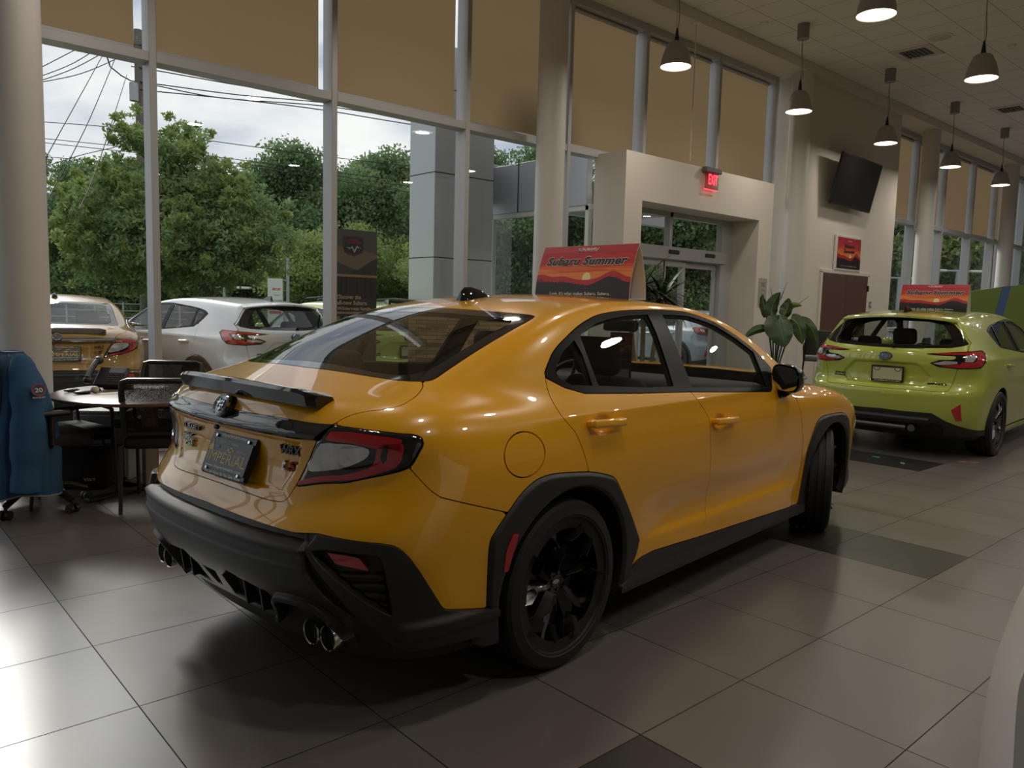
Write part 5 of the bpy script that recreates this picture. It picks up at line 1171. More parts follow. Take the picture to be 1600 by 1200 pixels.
def jacket():
    j = empty('jacket', (1.03, 5.86, 0), math.radians(-82), 'blue jacket with a round crest draped over the office chair', 'jacket')
    V, Fs = [], []; nu, nv = 64, 30
    for i in range(nu):
        a = 2*math.pi*i/nu
        for k in range(nv):
            t = k/(nv-1); z = 1.045-.88*t**.95; sh = min(1, t/.62)**.70
            w = (.10+.19*min(1, t/.2)**.6)*(1+.05*t); d = .055+.160*sh
            f = (.010*math.sin(a*7+2*math.sin(3*t))+.008*math.sin(a*12+1.3+4*t))*min(1, t*3)
            V.append(((w+f)*math.copysign(abs(math.cos(a))**.6, math.cos(a)), -.125+.01*t+(d+f)*math.copysign(abs(math.sin(a))**.75, math.sin(a)), z-.035*t**3*abs(math.sin(a*1.5+.4))))
    for i in range(nu):
        for k in range(nv-1): a, b2 = i*nv+k, ((i+1) % nu)*nv+k; Fs.append((a, b2, b2+1, a+1))
    Fs.append(tuple(i*nv for i in range(nu)))
    rawobj('body', V, Fs, FM['blue'], j)
    rim = [V[i*nv+nv-1] for i in range(nu)]; B().tube(rim, .006, 6, closed=True).obj('hem_piping', pbr('grey piping', (.30, .31, .33), .6), j)
    for s in (-1, 1):
        pts = [Vector((s*(.20+.15*math.sin(min(1, t*2.2)*1.57)-.02*t), -.13-.04*t, 1.0-.80*t)) for t in np.linspace(0, 1, 22)]
        B().tube(pts, [.055+.042*math.sin(min(1, t*3)*1.57)-.012*t+.006*math.sin(13*t)+.004*math.sin(29*t) for t in np.linspace(0, 1, 22)], 20).obj('sleeve', FM['blue'], j)
    f = frame((.428, -.115, .83), (0.05, 1, 0), (-.25, 0, 1))
    p = B().lathe([(0, .012), (.036, .012), (.038, 0)], n=24).obj('crest', pbr('crest navy', (.03, .05, .10), .6), j); p.matrix_local = f
    B().lathe([(.031, .0125), (.038, .0135), (.039, .010)], n=24).obj('crest_ring', pbr('crest red', (.30, .05, .05), .6), p)
    text('crest_lettering', '20', Matrix.Translation((0, -.003, .0135)), MT['white'], p, width=.042, height=.026, bold=.02)
    text('crest_lettering', 'ANNIVERSARY', Matrix.Translation((0, -.046, .002)), MT['white'], p, width=.07, height=.010)
jacket()
# things on the table
TT = .7355
def desk_things():
    p = empty('desk_phone', (1.53, 6.16, TT), math.radians(-38), 'black office phone with handset on the walnut table', 'phone')
    R = Euler((math.radians(42), 0, 0)); b = B(); b.box((.04, .02, .085), (.21, .19, .035), .010, rot=R); b.box((.04, .06, .03), (.16, .06, .06), .01); b.obj('body', MT['black'], p)
    M4 = Matrix.Translation((.04, .02, .085)) @ R.to_matrix().to_4x4()
    s = B().box((.035, .055, .0185), (.115, .055, .003), .001).obj('display', pbr('grey lcd', (.22, .24, .27), .25), p); s.matrix_local = M4
    b = B()
    for i in range(3):
        for k in range(4): b.box((-.005+.028*i, .01-.021*k, .019), (.018, .012, .005), .002)
    for k in range(5): b.box((.085, .06-.022*k, .019), (.016, .010, .004), .002)
    o = b.obj('keypad', pbr('phone keys', (.05, .05, .055), .45), p); o.matrix_local = M4
    b = B(); b.tube([(-.085, -.075, .085), (-.088, -.03, .125), (-.088, .04, .175), (-.085, .09, .205)], .021, 10); b.ball((-.085, -.075, .07), .033, 8, (1, 1, .8)); b.ball((-.085, .10, .20), .035, 8, (1, 1, .9)); b.obj('handset', MT['black'], p)
    b = B().ball((1.41, 5.93, TT+.026), .026, 12).obj('ball', pbr('scuffed white ball', (.55, .48, .42), .6, noise=.15, nscale=60)); tag(b, 'small scuffed white ball on the walnut table', 'ball')
    for i, (x, y, rz, lb) in enumerate(((1.30, 6.10, .5, 'black sunglasses case nearest the left rim of the walnut table'), (1.33, 5.93, .2, 'flat black wallet in front of the phone on the table'))):
        o = B().ball((0, 0, .012), .06, 10, (1, .55, .2)).obj('case' if i == 0 else 'wallet', MT['black']); o.location = (x, y, TT); o.rotation_euler = (0, 0, rz); tag(o, lb, 'case' if i == 0 else 'wallet')
    k = empty('key_bunch', (1.43, 6.03, TT), 0, 'bunch of dark car keys beside the white ball', 'keys'); b = B(); b.box((0, 0, .012), (.05, .032, .02), .008, rot=(0, .2, .4)); b.box((.03, .02, .015), (.05, .03, .018), .008, rot=(.3, 0, 1.5)); b.obj('fob', MT['black'], k)
    B().tube([(.02*math.cos(a)-.03, .02*math.sin(a), .008) for a in np.linspace(0, 2*math.pi, 14, endpoint=False)], .0018, 5, closed=True).obj('ring', FM['silver'], k)
    n = B().box((0, 0, .002), (.10, .075, .003)).obj('sticky_note', pbr('yellow note', (.60, .48, .12), .7)); n.location = (1.36, 5.98, TT); n.rotation_euler = (0, 0, .7); tag(n, 'yellow sticky note by the keys on the table', 'note')
    n = B().box((0, 0, .0015), (.30, .21, .002)).obj('paper_sheet', FM['paper']); n.location = (1.80, 6.17, TT); n.rotation_euler = (0, 0, -.5); tag(n, 'white paper sheet on the table behind the card holder', 'paper')
    n = B().box((0, 0, .0015), (.25, .06, .002)).obj('paper_strip', pbr('cream paper', (.60, .50, .36), .7)); n.location = (1.50, 5.88, TT); n.rotation_euler = (0, 0, .25); tag(n, 'cream paper strip beside the white ball on the table', 'paper')
    h = empty('card_holder', (1.66, 6.12, TT), math.radians(-35), 'small grey business card holder on the walnut table', 'card holder'); b = B(); b.box((0, 0, .02), (.10, .045, .04), .006); b.obj('holder', MT['grey_plastic'], h); B().box((0, .005, .045), (.09, .004, .035), rot=(-.3, 0, 0)).obj('card', FM['paper'], h)
    c = B().box((0, 0, .004), (.12, .075, .008), .002).obj('brochure', pbr('brochure print', (.10, .14, .07), .35)); c.location = (2.02, 5.66, TT); c.rotation_euler = (0, 0, -.3); tag(c, 'folded brochure with a yellow mark, seen through the near mesh chair', 'brochure')
    B().prism([(-.03, 0), (0, -.015), (.03, 0), (0, .015)], .001, Matrix.Translation((0, 0, .0085))).obj('print', pbr('yellow print', (.55, .34, .04), .5), c)
desk_things()
def under_table():
    d = empty('file_pedestal', (1.70, 6.62, 0), math.radians(-38), 'low grey file pedestal under the far side of the table', 'pedestal'); B().box((0, 0, .27), (.40, .46, .54), .01).obj('body', pbr('grey steel', (.20, .21, .22), .45), d)
    for z in (.15, .40): f = B().box((0, -.235, z), (.37, .02, .22), .005).obj('drawer', pbr('grey drawer', (.24, .25, .27), .45), d); B().box((-.08, -.25, z+.06), (.07, .01, .02), .003).obj('pull', MT['black'], f)
    b = empty('tote_bag', (1.42, 6.30, 0), math.radians(-40), 'black tote bag with white lettering on the floor under the table', 'bag')
    V, Fs = [], []; n = 20
    for z, s in ((0, .9), (.10, 1.0), (.22, 1.06), (.30, 1.12)):
        for i in range(n): a = 2*math.pi*i/n; V.append((s*.19*math.copysign(abs(math.cos(a))**.5, math.cos(a)), s*.10*math.copysign(abs(math.sin(a))**.5, math.sin(a)), z+(.015*math.sin(a*3) if z > .25 else 0)))
    for k in range(3): Fs += [(k*n+i, k*n+(i+1) % n, (k+1)*n+(i+1) % n, (k+1)*n+i) for i in range(n)]
    Fs.append(tuple(range(n))[::-1]); rawobj('body', V, Fs, FM['fabric'], b)
    for y in (-.10, .10): B().tube(bez((-.10, y, .29), (0, y*1.3, .50), (.10, y, .29), 12), .008, 6).obj('strap', FM['fabric'], b)
    text('lettering', 'VISIT', Matrix.Translation((.08, -.104, .08)) @ Matrix.Rotation(math.pi/2, 4, 'X'), MT['white'], b, width=.09, height=.022, bold=.02)
under_table()
# ------------------------------------------------------------------ plants by the entrance
def leaf_strip(b, base, d, L, w, droop, n=9, up=.2, fold=.15):
    """long pointed leaf as a bent, folded strip"""
    d = Vector(d).normalized(); s = d.cross(Vector((0, 0, 1))); s = s.normalized() if s.length > .05 else Vector((1, 0, 0)); V, Fs = [], []
    p = Vector(base); dirv = d.copy(); st = L/n
    for i in range(n+1):
        t = i/n; ww = w*(math.sin(math.pi*min(1, .12+t*.88))**.7)*(1-t**4*.6) if i < n else .002
        nn = s.cross(dirv).normalized(); V += [p-s*ww, p-nn*fold*ww*0+nn*(-fold*ww), p+s*ww]
        p = p+dirv*st; dirv = (dirv+Vector((0, 0, -droop*st))).normalized()
    for i in range(n): Fs += [(3*i, 3*i+1, 3*i+4, 3*i+3), (3*i+1, 3*i+2, 3*i+5, 3*i+4)]
    b.mesh(V, Fs)
GREEN = pbr('dark glossy leaf', (.030, .065, .020), .38, noise=.35, nscale=5); GREEN2 = pbr('yellow green leaf', (.16, .22, .03), .4)
def pot(parent, r, h): B().lathe([(0, 0), (r*.78, 0), (r, h), (r*1.05, h), (r*1.05, h-.03), (r*.9, h-.02), (0, h-.04)], n=32).obj('pot', pbr('dark planter', (.05, .045, .04), .5), parent)
def yucca():
    o = empty('yucca_plant', (7.28, 5.86, 0), 0, 'spiky potted yucca standing left of the sliding doors', 'plant'); pot(o, .2, .36)
    R = random.Random(7)
    for k, (x, y, z) in enumerate(((-.02, .0, 1.70), (-.16, .13, 1.58), (.16, -.13, 1.56))):
        b = B()
        for i in range(70):
            a = R.uniform(0, 2*math.pi); e = R.uniform(-.7, 1.15); leaf_strip(b, (x, y, z), (math.cos(a)*math.cos(e), math.sin(a)*math.cos(e), math.sin(e)), R.uniform(.36, .56), R.uniform(.017, .026), R.uniform(.6, 2.6), 7)
        b.obj('foliage', GREEN, o, ang=80); B().tube([(x*.2, y*.2, .3), (x*.6, y*.6, z*.6), (x, y, z+.03)], .028, 8).obj('stem', pbr('pale bark', (.20, .15, .09), .8), o)
yucca()
def bird_plant():
    o = empty('bird_of_paradise_plant', (10.02, 5.72, 0), 0, 'broad leaved potted plant right of the sliding doors', 'plant'); pot(o, .21, .38)
    r = Vector((.748, -.663, 0)); f = Vector((.664, .748, 0)); up = Vector((0, 0, 1)); k = 1/1217.*11.0
    def P(u, v, d=0): return r*((u-1213)*k)+up*(1.4113-(v-475)*k)+f*d
    def big(pts, w, droop_dir, mat=GREEN, nm='leaf'):
        """pts: base, mid, tip of the midrib; w half width"""
        rib = bez(*pts, n=10); V, Fs = [], []; 
        for i, p in enumerate(rib):
            t = i/10; d = (rib[min(i+1, 10)]-rib[max(i-1, 0)]).normalized(); s = d.cross(droop_dir).normalized(); nn = s.cross(d); ww = w*(math.sin(math.pi*(.10+.9*t)**.8))**.6 if i < 10 else .004
            for q in (-1, -.6, -.2, 0, .2, .6, 1): V.append(p+s*ww*q-nn*(abs(q)**1.5)*ww*.35+nn*.012*math.sin(t*17+q*3)*abs(q))
        for i in range(10): Fs += [(7*i+j, 7*i+j+1, 7*i+7+j+1, 7*i+7+j) for j in range(6)]
        l = rawobj(nm, V, Fs, mat, o); B().tube(rib, [.009*(1-.8*i/10) for i in range(11)], 6).obj('midrib', GREEN2, l); return l
    view = -f
    big((P(1211, 478, -.05), P(1213, 500, -.20), P(1219, 527, -.22)), .20, view)
    big((P(1206, 480, .05), P(1204, 462, .08), P(1218, 443, .06)), .095, view)
    big((P(1222, 480, 0), P(1232, 466, .02), P(1229, 452, .02)), .09, view)
    big((P(1232, 484, -.05), P(1246, 486, -.1), P(1249, 522, -.12)), .12, view)
    big((P(1245, 486, 0), P(1268, 486, -.05), P(1277, 528, -.05)), .085, view)
    big((P(1200, 500, 0), P(1178, 496, -.1), P(1161, 515, -.1)), .06, view)
    big((P(1200, 482, .1), P(1192, 460, .1), P(1192, 447, .1)), .055, view)
    big((P(1231, 463, .1), P(1242, 461, .1), P(1254, 463, .1)), .04, view, GREEN2)
    b = B()
    for (u, v), e in (((1211, 478), -.1), ((1206, 480), .05), ((1222, 480), 0), ((1232, 484), -.05), ((1200, 500), 0), ((1245, 486), 0), ((1200, 482), .1), ((1231, 463), .1)): q = P(u, v, e); b.tube(bez((0, 0, .3), (q[0]*.25, q[1]*.25, q[2]*.7), q, 10), .011, 6)
    for a, c in (((1208, 470), (1200, 436)), ((1224, 478), (1260, 448)), ((1216, 455), (1225, 428))): b.tube([P(*a), P(*c)], [.008, .002], 6)
    b.obj('stem', GREEN, o)
bird_plant()
# ------------------------------------------------------------------ pub table and stool near the television wall
def pub_set():
    t = empty('pub_table', (11.2, 5.05, 0), 0, 'tall round pub table left of the lime hatchback', 'table')
    B().lathe([(0, 1.06), (.44, 1.06), (.45, 1.05), (.44, 1.025), (0, 1.025)], n=40).obj('tabletop', FM['wood'], t); B().cyl((0, 0, .03), (0, 0, 1.03), .045, n=16).obj('post', FM['frame'], t); B().lathe([(0, .05), (.06, .05), (.30, .025), (.31, 0), (0, 0)], n=32).obj('base', FM['frame'], t)
    s = empty('bar_stool', (10.85, 5.50, 0), math.radians(-60), 'black framed bar stool with grey seat beside the pub table', 'stool')
    B().box((0, 0, .76), (.42, .40, .06), .02).obj('seat', pbr('blue grey vinyl', (.10, .11, .14), .5), s); B().box((0, -.19, 1.0), (.40, .03, .36), .012, rot=(.1, 0, 0)).obj('backrest', pbr('dark grey back', (.05, .045, .045), .6), s)
    for x in (-1, 1):
        for y in (-1, 1): B().tube([(x*.24, y*.22, 0), (x*.19, y*.18, .75 if y > 0 else 1.18)], .013, 8).obj('leg', FM['frame'], s)
        B().tube([(x*.19, -.19, 1.0), (x*.21, -.05, .98), (x*.21, .12, .94), (x*.20, .17, .78)], .012, 8).obj('armrest', FM['frame'], s)
    B().tube([(-.22, .2, .28), (.22, .2, .28)], .011, 8).obj('foot_rail', FM['frame'], s)
    s2 = empty('bar_stool', (11.15, 4.35, 0), math.radians(10), 'dark bar stool at the pub table, nearest the lime hatchback', 'stool'); B().box((0, 0, .76), (.42, .40, .06), .02).obj('seat', FM['fabric'], s2); B().box((0, -.19, .98), (.40, .03, .30), .012).obj('backrest', FM['fabric'], s2)
    for x in (-1, 1):
        for y in (-1, 1): B().tube([(x*.24, y*.22, 0), (x*.19, y*.18, .75 if y > 0 else 1.1)], .013, 8).obj('leg', FM['frame'], s2)
    B().tube([(-.22, .2, .28), (.22, .2, .28)], .011, 8).obj('foot_rail', FM['frame'], s2)
    n = B().box((11.05, 5.1, 1.075), (.12, .08, .03), .004).obj('note_box', MT['white']); tag(n, 'small white box on the tall pub table', 'box')
pub_set()
# white curved desk end in the right foreground
def curved_end():
    o = empty('curved_desk_end', (0, 0, 0), 0, 'white curved desk end cut by the right edge of the picture', 'desk')
    r = Vector((.748, -.663, 0)); f = Vector((.664, .748, 0)); c0 = f*2.0
    def Q(u, z): return c0+r*((u-800)*2.0/1217.)+Vector((0, 0, z))
    out = [(2.159, .592, .094), (2.172, .604, .271), (2.203, .605, .475), (2.240, .590, .615), (2.283, .568, .731), (2.350, .525, .856)]
    inn = [(2.229, .530, .093), (2.240, .544, .265), (2.257, .553, .445), (2.272, .548, .510), (2.308, .530, .618), (2.366, .493, .726)]
    eye = Vector((0, 0, CAMH)); q = crv(out, 4, False); w = crv(inn, 4, False)
    far = [eye+(Vector(p)-eye)*1.03 for p in q]; near = [eye+(Vector(p)-eye)*.68 for p in w]      # window side face of a curved desk, running towards the viewer
    far[0].z = 0; near = [Vector((near[0][0], near[0][1], 0))]+near; far = [far[0]]+far
    n = len(far); th = r*.05-f*.012; V = far+near+[p+th for p in far]+[p+th for p in near]; Fs = []
    for k in range(n-1):
        Fs += [(k, k+1, n+k+1, n+k), (2*n+k+1, 2*n+k, 3*n+k, 3*n+k+1), (k+1, k, 2*n+k, 2*n+k+1), (n+k, n+k+1, 3*n+k+1, 3*n+k)]
    Fs += [(0, n, 3*n, 2*n), (n-1, 3*n-1, 4*n-1, 2*n-1)]
    b = B(); b.mesh(V, Fs); b.obj('end_panel', pbr('white gloss laminate', (.84, .83, .80), .3), o, ang=25)
curved_end()
# scraps of paper on the floor
for (x, y), c, lb in (((7.86, 3.32), (.10, .35, .36), 'tiny teal paper scrap on the floor behind the yellow sedan'), ((8.35, 2.68), (.60, .16, .12), 'tiny orange paper scrap on the floor by the lime hatchback wheel'), ((8.42, 2.60), (.60, .20, .16), 'tiny orange paper curl right of the other orange scrap'), ((7.75, 3.02), (.25, .33, .36), 'tiny pale blue paper scrap nearest the dark floor tile')):
    b = B(); b.prism([(-.04, 0), (-.01, .015), (.03, .012), (.045, -.008), (.005, -.014)], .003); o = b.obj('paper_scrap', pbr('scrap', c, .6)); o.location = (x, y, .0005); o.rotation_euler = (0, 0, x*7); tag(o, lb, 'paper scrap', 'paper scraps on the floor')
# ------------------------------------------------------------------ outdoors
GZ = -.06
OM = {'asphalt': pbr('asphalt', (.11, .11, .11), .9, noise=.15, nscale=30), 'walk': pbr('concrete walk', (.36, .35, .33), .85, noise=.1, nscale=6), 'grass': pbr('grass verge', (.09, .16, .035), .95, noise=.3, nscale=3), 'panel': pbr('pale metal panel', (.46, .49, .52), .4, .2), 'panel2': pbr('canopy soffit', (.50, .50, .49), .7),
      'bark': pbr('bark', (.06, .05, .04), .9, noise=.3, nscale=12), 'wood': pbr('weathered pole wood', (.14, .12, .11), .9, noise=.2, nscale=20), 'wire': pbr('black cable', (.015, .015, .017), .6), 'stone': pbr('dark stone cladding', (.10, .10, .105), .6, noise=.4, nscale=4, bump=.5, bscale=8), 'steel': pbr('galvanised', (.36, .37, .38), .5, .5)}
struct('ground', B().box((20, 20, GZ-.05), (200, 200, .1)), OM['asphalt'])
struct('path', B().box((12, 8.15, GZ+.02), (40, 1.25, .05)), OM['walk'])
v = B().box((10, 45, GZ+.03), (150, 54, .06)).obj('grass_verge', OM['grass']); tag(v, kind='stuff')
def leaf_mat(c0, c1, name):
    m = bpy.data.materials.new(name); m.use_nodes = True; nt = m.node_tree; nt.nodes.clear(); o = nt.nodes.new('ShaderNodeOutputMaterial'); mx = nt.nodes.new('ShaderNodeMixShader'); d = nt.nodes.new('ShaderNodeBsdfDiffuse'); t = nt.nodes.new('ShaderNodeBsdfTranslucent')
    tc = nt.nodes.new('ShaderNodeTexCoord'); n = nt.nodes.new('ShaderNodeTexNoise'); n.inputs['Scale'].default_value = 1.1; n.inputs['Detail'].default_value = 4; c = nt.nodes.new('ShaderNodeMix'); c.data_type = 'RGBA'; c.inputs[6].default_value = (*c0, 1); c.inputs[7].default_value = (*c1, 1)
    rp = nt.nodes.new('ShaderNodeMapRange'); rp.inputs[1].default_value = .35; rp.inputs[2].default_value = .65
    nt.links.new(tc.outputs['Object'], n.inputs['Vector']); nt.links.new(n.outputs['Fac'], rp.inputs[0]); nt.links.new(rp.outputs[0], c.inputs[0]); nt.links.new(c.outputs[2], d.inputs[0]); nt.links.new(c.outputs[2], t.inputs[0]); mx.inputs[0].default_value = .38
    nt.links.new(d.outputs[0], mx.inputs[1]); nt.links.new(t.outputs[0], mx.inputs[2]); nt.links.new(mx.outputs[0], o.inputs[0]); return m
LM = [leaf_mat((.17, .27, .11), (.31, .41, .18), 'fresh leaves'), leaf_mat((.135, .215, .105), (.235, .33, .155), 'forest leaves'), leaf_mat((.21, .295, .10), (.35, .43, .16), 'pale leaves')]
def leaves(cent, rad, n, size, seed, flat=.6, elong=1.8):
    """n leaf blades around blob centres"""
    R = np.random.default_rng(seed); k = R.choice(len(cent), n, p=rad**2/(rad**2).sum()); d = R.normal(size=(n, 3)); d /= np.linalg.norm(d, axis=1)[:, None]
    rr = rad[k]*(R.uniform(0, 1, n)**.45)*R.uniform(.85, 1.12, n); P = cent[k]+d*rr[:, None]*np.array([1, 1, flat])
    a = R.normal(size=(n, 3)); a[:, 2] -= .3; a /= np.linalg.norm(a, axis=1)[:, None]; b = np.cross(a, d+R.normal(size=(n, 3))*.6); b /= np.maximum(np.linalg.norm(b, axis=1), 1e-6)[:, None]
    s = size*R.uniform(.6, 1.3, n)[:, None]; L = a*s*elong; W = b*s*.5
    V = np.stack([P-L*.5, P+W, P+L*.5, P-W], 1).reshape(-1, 3); F = np.arange(4*n).reshape(n, 4); return V, F
def foliage(name, V, F, mat, parent): return rawobj(name, V, F, mat, parent, smooth=False)
def big_tree():
    """honey locust in front of the left windows: airy crown, dark trunk"""
    t = empty('locust_tree', (6.9, 18.6, GZ), 0, 'airy light green tree in front of the left windows', 'tree'); R = np.random.default_rng(11)
    r = Vector((.748, -.663, 0)); f = Vector((.664, .748, 0))
    def Q(u, v, d=0.): k = (18+d)/1217.; return r*((u-296)*k)+f*d+Vector((0, 0, 1.4113-(v-463)*k-GZ))
    tr = B(); tr.tube([(0, 0, -.1), Q(297, 470), Q(293, 430), Q(290, 395)], [.16, .14, .12, .10], 10); tr.obj('trunk', OM['bark'], t)
    tips = [(185, 210, -.5), (215, 235, 0), (245, 215, .4), (275, 235, 0), (300, 270, .6), (165, 290, -.8), (120, 300, .2), (95, 330, -.5), (85, 380, 0), (130, 360, -1), (175, 340, .8), (220, 300, -.8), (230, 360, .5), (270, 310, -.6), (330, 280, .2), (365, 300, -.4), (350, 345, .6), (395, 350, 0), (405, 385, -.6), (310, 360, -1.1), (270, 400, -.9), (200, 405, -.6), (150, 415, .6), (100, 425, -.2), (340, 400, .8), (375, 420, -.5), (240, 430, .3), (300, 420, .9), (80, 300, .8), (70, 350, 1)]
    br = B(); cent, rad = [], []
    for i, (u, v, d) in enumerate(tips):
        p = Q(u, v, d); s = Q(292, 400+(i % 4)*8); m = (Vector(s)+p)/2+Vector((0, 0, .25)); pts = bez(s, m, p, 8); br.tube(pts, [.05*(1-.85*k/8) for k in range(9)], 6)
        for k in (3, 4, 5, 6, 7, 8):
            q = pts[k]; 
            for _ in range(5): cent.append(np.array(q)+R.normal(size=3)*np.array([.34, .34, .22])); rad.append(R.uniform(.30, .50) if k < 6 else R.uniform(.13, .26))
    br.obj('branch', OM['bark'], t)
    V, F = leaves(np.array(cent), np.array(rad), 90000, .055, 3, .7, 2.4); foliage('foliage', V, F, LM[0], t)
    # drooping sprays along the upper rim
    cent = [np.array(Q(u+R.normal()*15, v-6+R.normal()*14, d+R.normal()*.4)) for u, v, d in tips for _ in range(16)]; V, F = leaves(np.array(cent), np.full(len(cent), .15), 30000, .05, 5, .8, 2.6); foliage('spray', V, F, LM[2], t)
big_tree()
def forest_proto(seed, h, w, mat, nl, ls):
    R = np.random.default_rng(seed); t = empty('tree'); cent, rad = [], []
    for i in range(26):
        z = R.uniform(.06, .95)*h; ww = w*.5*math.sin(math.pi*min(1, max(.22, (z/h-.0)/.98)))**.6; a = R.uniform(0, 2*math.pi); q = R.uniform(.2, 1)*ww; cent.append((q*math.cos(a), q*math.sin(a), z)); rad.append(R.uniform(.16, .26)*w)
    V, F = leaves(np.array(cent), np.array(rad), nl, ls, seed+1, .75, 1.5); foliage('foliage', V, F, mat, t)
    B().tube([(0, 0, -.2), (0.1, 0, h*.4), (-.1, .1, h*.8)], [.22, .17, .06], 8).obj('trunk', OM['bark'], t); return t
protos = [forest_proto(21, 9, 7, LM[1], 30000, .135), forest_proto(22, 8, 6.4, LM[1], 28000, .135), forest_proto(23, 6.5, 6.5, LM[2], 26000, .125)]
fw = Vector((.664, .748, 0)); rt = Vector((.748, -.663, 0))
def at_px(u, d): p = fw*d+rt*((u-800)*d/1217.); return p
_used = [False]*3
def tree(u, d, kind, sc, label, group='trees along the far edge of the lot'):
    o = protos[kind] if not _used[kind] else copy_tree(protos[kind]); _used[kind] = True
    p = at_px(u, d); o.location = (p[0], p[1], GZ); o.scale = (sc, sc, sc*1.0); o.rotation_euler = (0, 0, (u*.37+d) % 6.28); o.name = 'tree'
    tag(o, label, 'tree', group); return o
def row(us, d, kinds, hs, txt):
    for i, u in enumerate(us):
        k = kinds[i % len(kinds)]; tree(u+(i % 3-1)*6, d+(i*7 % 5)*1.3, k, hs[i % len(hs)], txt)
row([-60, 30, 95, 150], 34, [1, 0], [.78, .86, .74], 'dark green tree behind the airy tree at the far left window')
row([205, 270, 330, 385, 440], 36, [0, 1], [.80, .88, .82], 'dark green tree in the background seen beyond the airy tree')
row([480, 515, 560, 600, 645], 40, [0, 1, 0], [.98, 1.06, 1.0], 'tall dark tree seen through the window left of the metal pillar')
row([480, 545, 640, 690], 31, [2], [.62, .7, .66], 'pale green bushy tree above the parked cars left of the metal pillar')
row([700, 760, 815, 870, 930], 38, [1, 0], [.9, 1.0], 'tree seen past the metal entrance pillar')
row([985, 1030, 1075, 1120, 1165], 38, [0, 2, 1], [1.02, 1.25, 1.0], 'tree seen through the entrance doors')
row([1215, 1290, 1370, 1410, 1450, 1495, 1540, 1585, 1640], 40, [0, 1, 2], [1.05, 1.1, 1.4], 'tree seen through the windows right of the television wall')
# utility pole with cables
def pole():
    p = at_px(230, 21); o = empty('utility_pole', (p[0], p[1], GZ), 0, 'wooden utility pole behind the first wide mullion, carrying cables', 'pole')
    B().cyl((0, 0, -.1), (-.05, .06, 8.35), .15, .10, n=14).obj('post', OM['wood'], o)
    b = B(); b.box((-.2, .1, 8.0), (1.5, .09, .11), .01, rot=(0, 0, -.72)); b.obj('cross_arm', OM['wood'], o)
    b = B()
    for s in (-.6, -.3, .15, .5): b.lathe([(.02, 0), (.045, .04), (.03, .06), (.045, .1), (0, .12)], c=(-.2+s*.75, .1-s*.66, 8.06), n=10)
    b.obj('insulator', pbr('grey insulator', (.25, .25, .27), .4), o)
    B().cyl((-.22, -.1, 6.5), (-.22, -.1, 6.95), .11, n=14).obj('bracket_box', OM['steel'], o)
    loop = [at_px(u, 20.9)-p+Vector((0, 0, 1.4113-GZ-(v-456)*20.9/1217.)) for u, v in ((190, 85), (178, 95), (183, 112), (200, 125), (214, 132))]; B().tube(sum([bez(loop[i], loop[i+1], loop[i+1], 2)[:-1] for i in range(4)], [])+[loop[-1]], .018, 6).obj('jumper_loop', OM['wire'], o)
pole()
def cable(pts, r, label, n=24):
    """pts: (pixel column, row, depth) read off the picture, strung as one cable in space"""
    W = [at_px(u, d)+Vector((0, 0, 1.4113-(v-(478-(800-u)*.0256))*d/1217.)) for u, v, d in pts]; q = crv([tuple(w) for w in W], 6, False)
    o = B().tube([tuple(x) for x in q], r, 6).obj('power_line', OM['wire']); tag(o, label, 'cable', 'power lines')
for i, (pts, lb) in enumerate(((((215, 118, 21), (247, 123, 21), (380, 146, 22), (505, 165, 23), (660, 186, 24), (900, 212, 27)), 'highest power line right of the pole'), (((215, 139, 21), (247, 143, 21), (380, 160, 22), (505, 171, 23), (655, 190, 24), (900, 216, 27)), 'second highest power line right of the pole'), (((215, 141, 21), (247, 145, 21), (350, 164, 22), (505, 176, 23), (655, 197, 24), (900, 225, 27)), 'third highest power line right of the pole'), (((215, 150, 21), (247, 154, 21), (380, 167, 22), (505, 182, 23), (657, 206, 24), (900, 240, 27)), 'fourth highest power line right of the pole'),
        (((60, 198, 30), (180, 207, 30), (270, 219, 30), (505, 250, 31), (658, 267, 32), (900, 290, 33)), 'long single power line crossing above the airy tree'), (((60, 222, 32), (200, 236, 32), (330, 250, 32), (505, 272, 33), (660, 290, 34), (900, 310, 36)), 'upper cable of the low bundle above the trees'), (((60, 228, 32), (200, 243, 32), (340, 257, 32), (505, 277, 33), (660, 298, 34), (900, 322, 36)), 'middle cable of the low bundle above the trees'), (((60, 249, 32), (200, 260, 32), (380, 266, 32), (505, 283, 33), (660, 307, 34), (900, 330, 36)), 'lowest cable of the low bundle above the trees'),
        (((20, 148, 20), (57, 130, 20), (196, 62, 21)), 'topmost cable leaving the pole to the left'), (((20, 150, 20), (57, 139, 20), (130, 112, 20.5), (196, 70, 21)), 'second cable leaving the pole to the left'), (((20, 156, 20), (57, 145, 20), (130, 120, 20.5), (205, 80, 21)), 'third cable leaving the pole to the left'), (((20, 152, 20), (60, 144, 20), (140, 128, 20.5), (212, 98, 21)), 'lowest of the four cables leaving the pole to the left'), (((20, 280, 26), (62, 271, 26), (130, 250, 25), (190, 236, 24), (215, 225, 21)), 'slack cable rising to the pole in front of the tree'),
        (((20, 352, 14), (63, 283, 16), (130, 172, 18), (190, 72, 21)), 'left guy wire of the pole'), (((60, 352, 14), (103, 280, 16), (150, 195, 18), (205, 75, 21)), 'middle guy wire of the pole'), (((130, 330, 14), (160, 265, 16), (208, 130, 21)), 'right guy wire of the pole'))):
    cable(pts, .014 if i < 8 else .012 if i < 13 else .009, lb)
for u, y, d, lb in ((296, 0, 26, 'slim grey light post behind the airy tree'),): pass
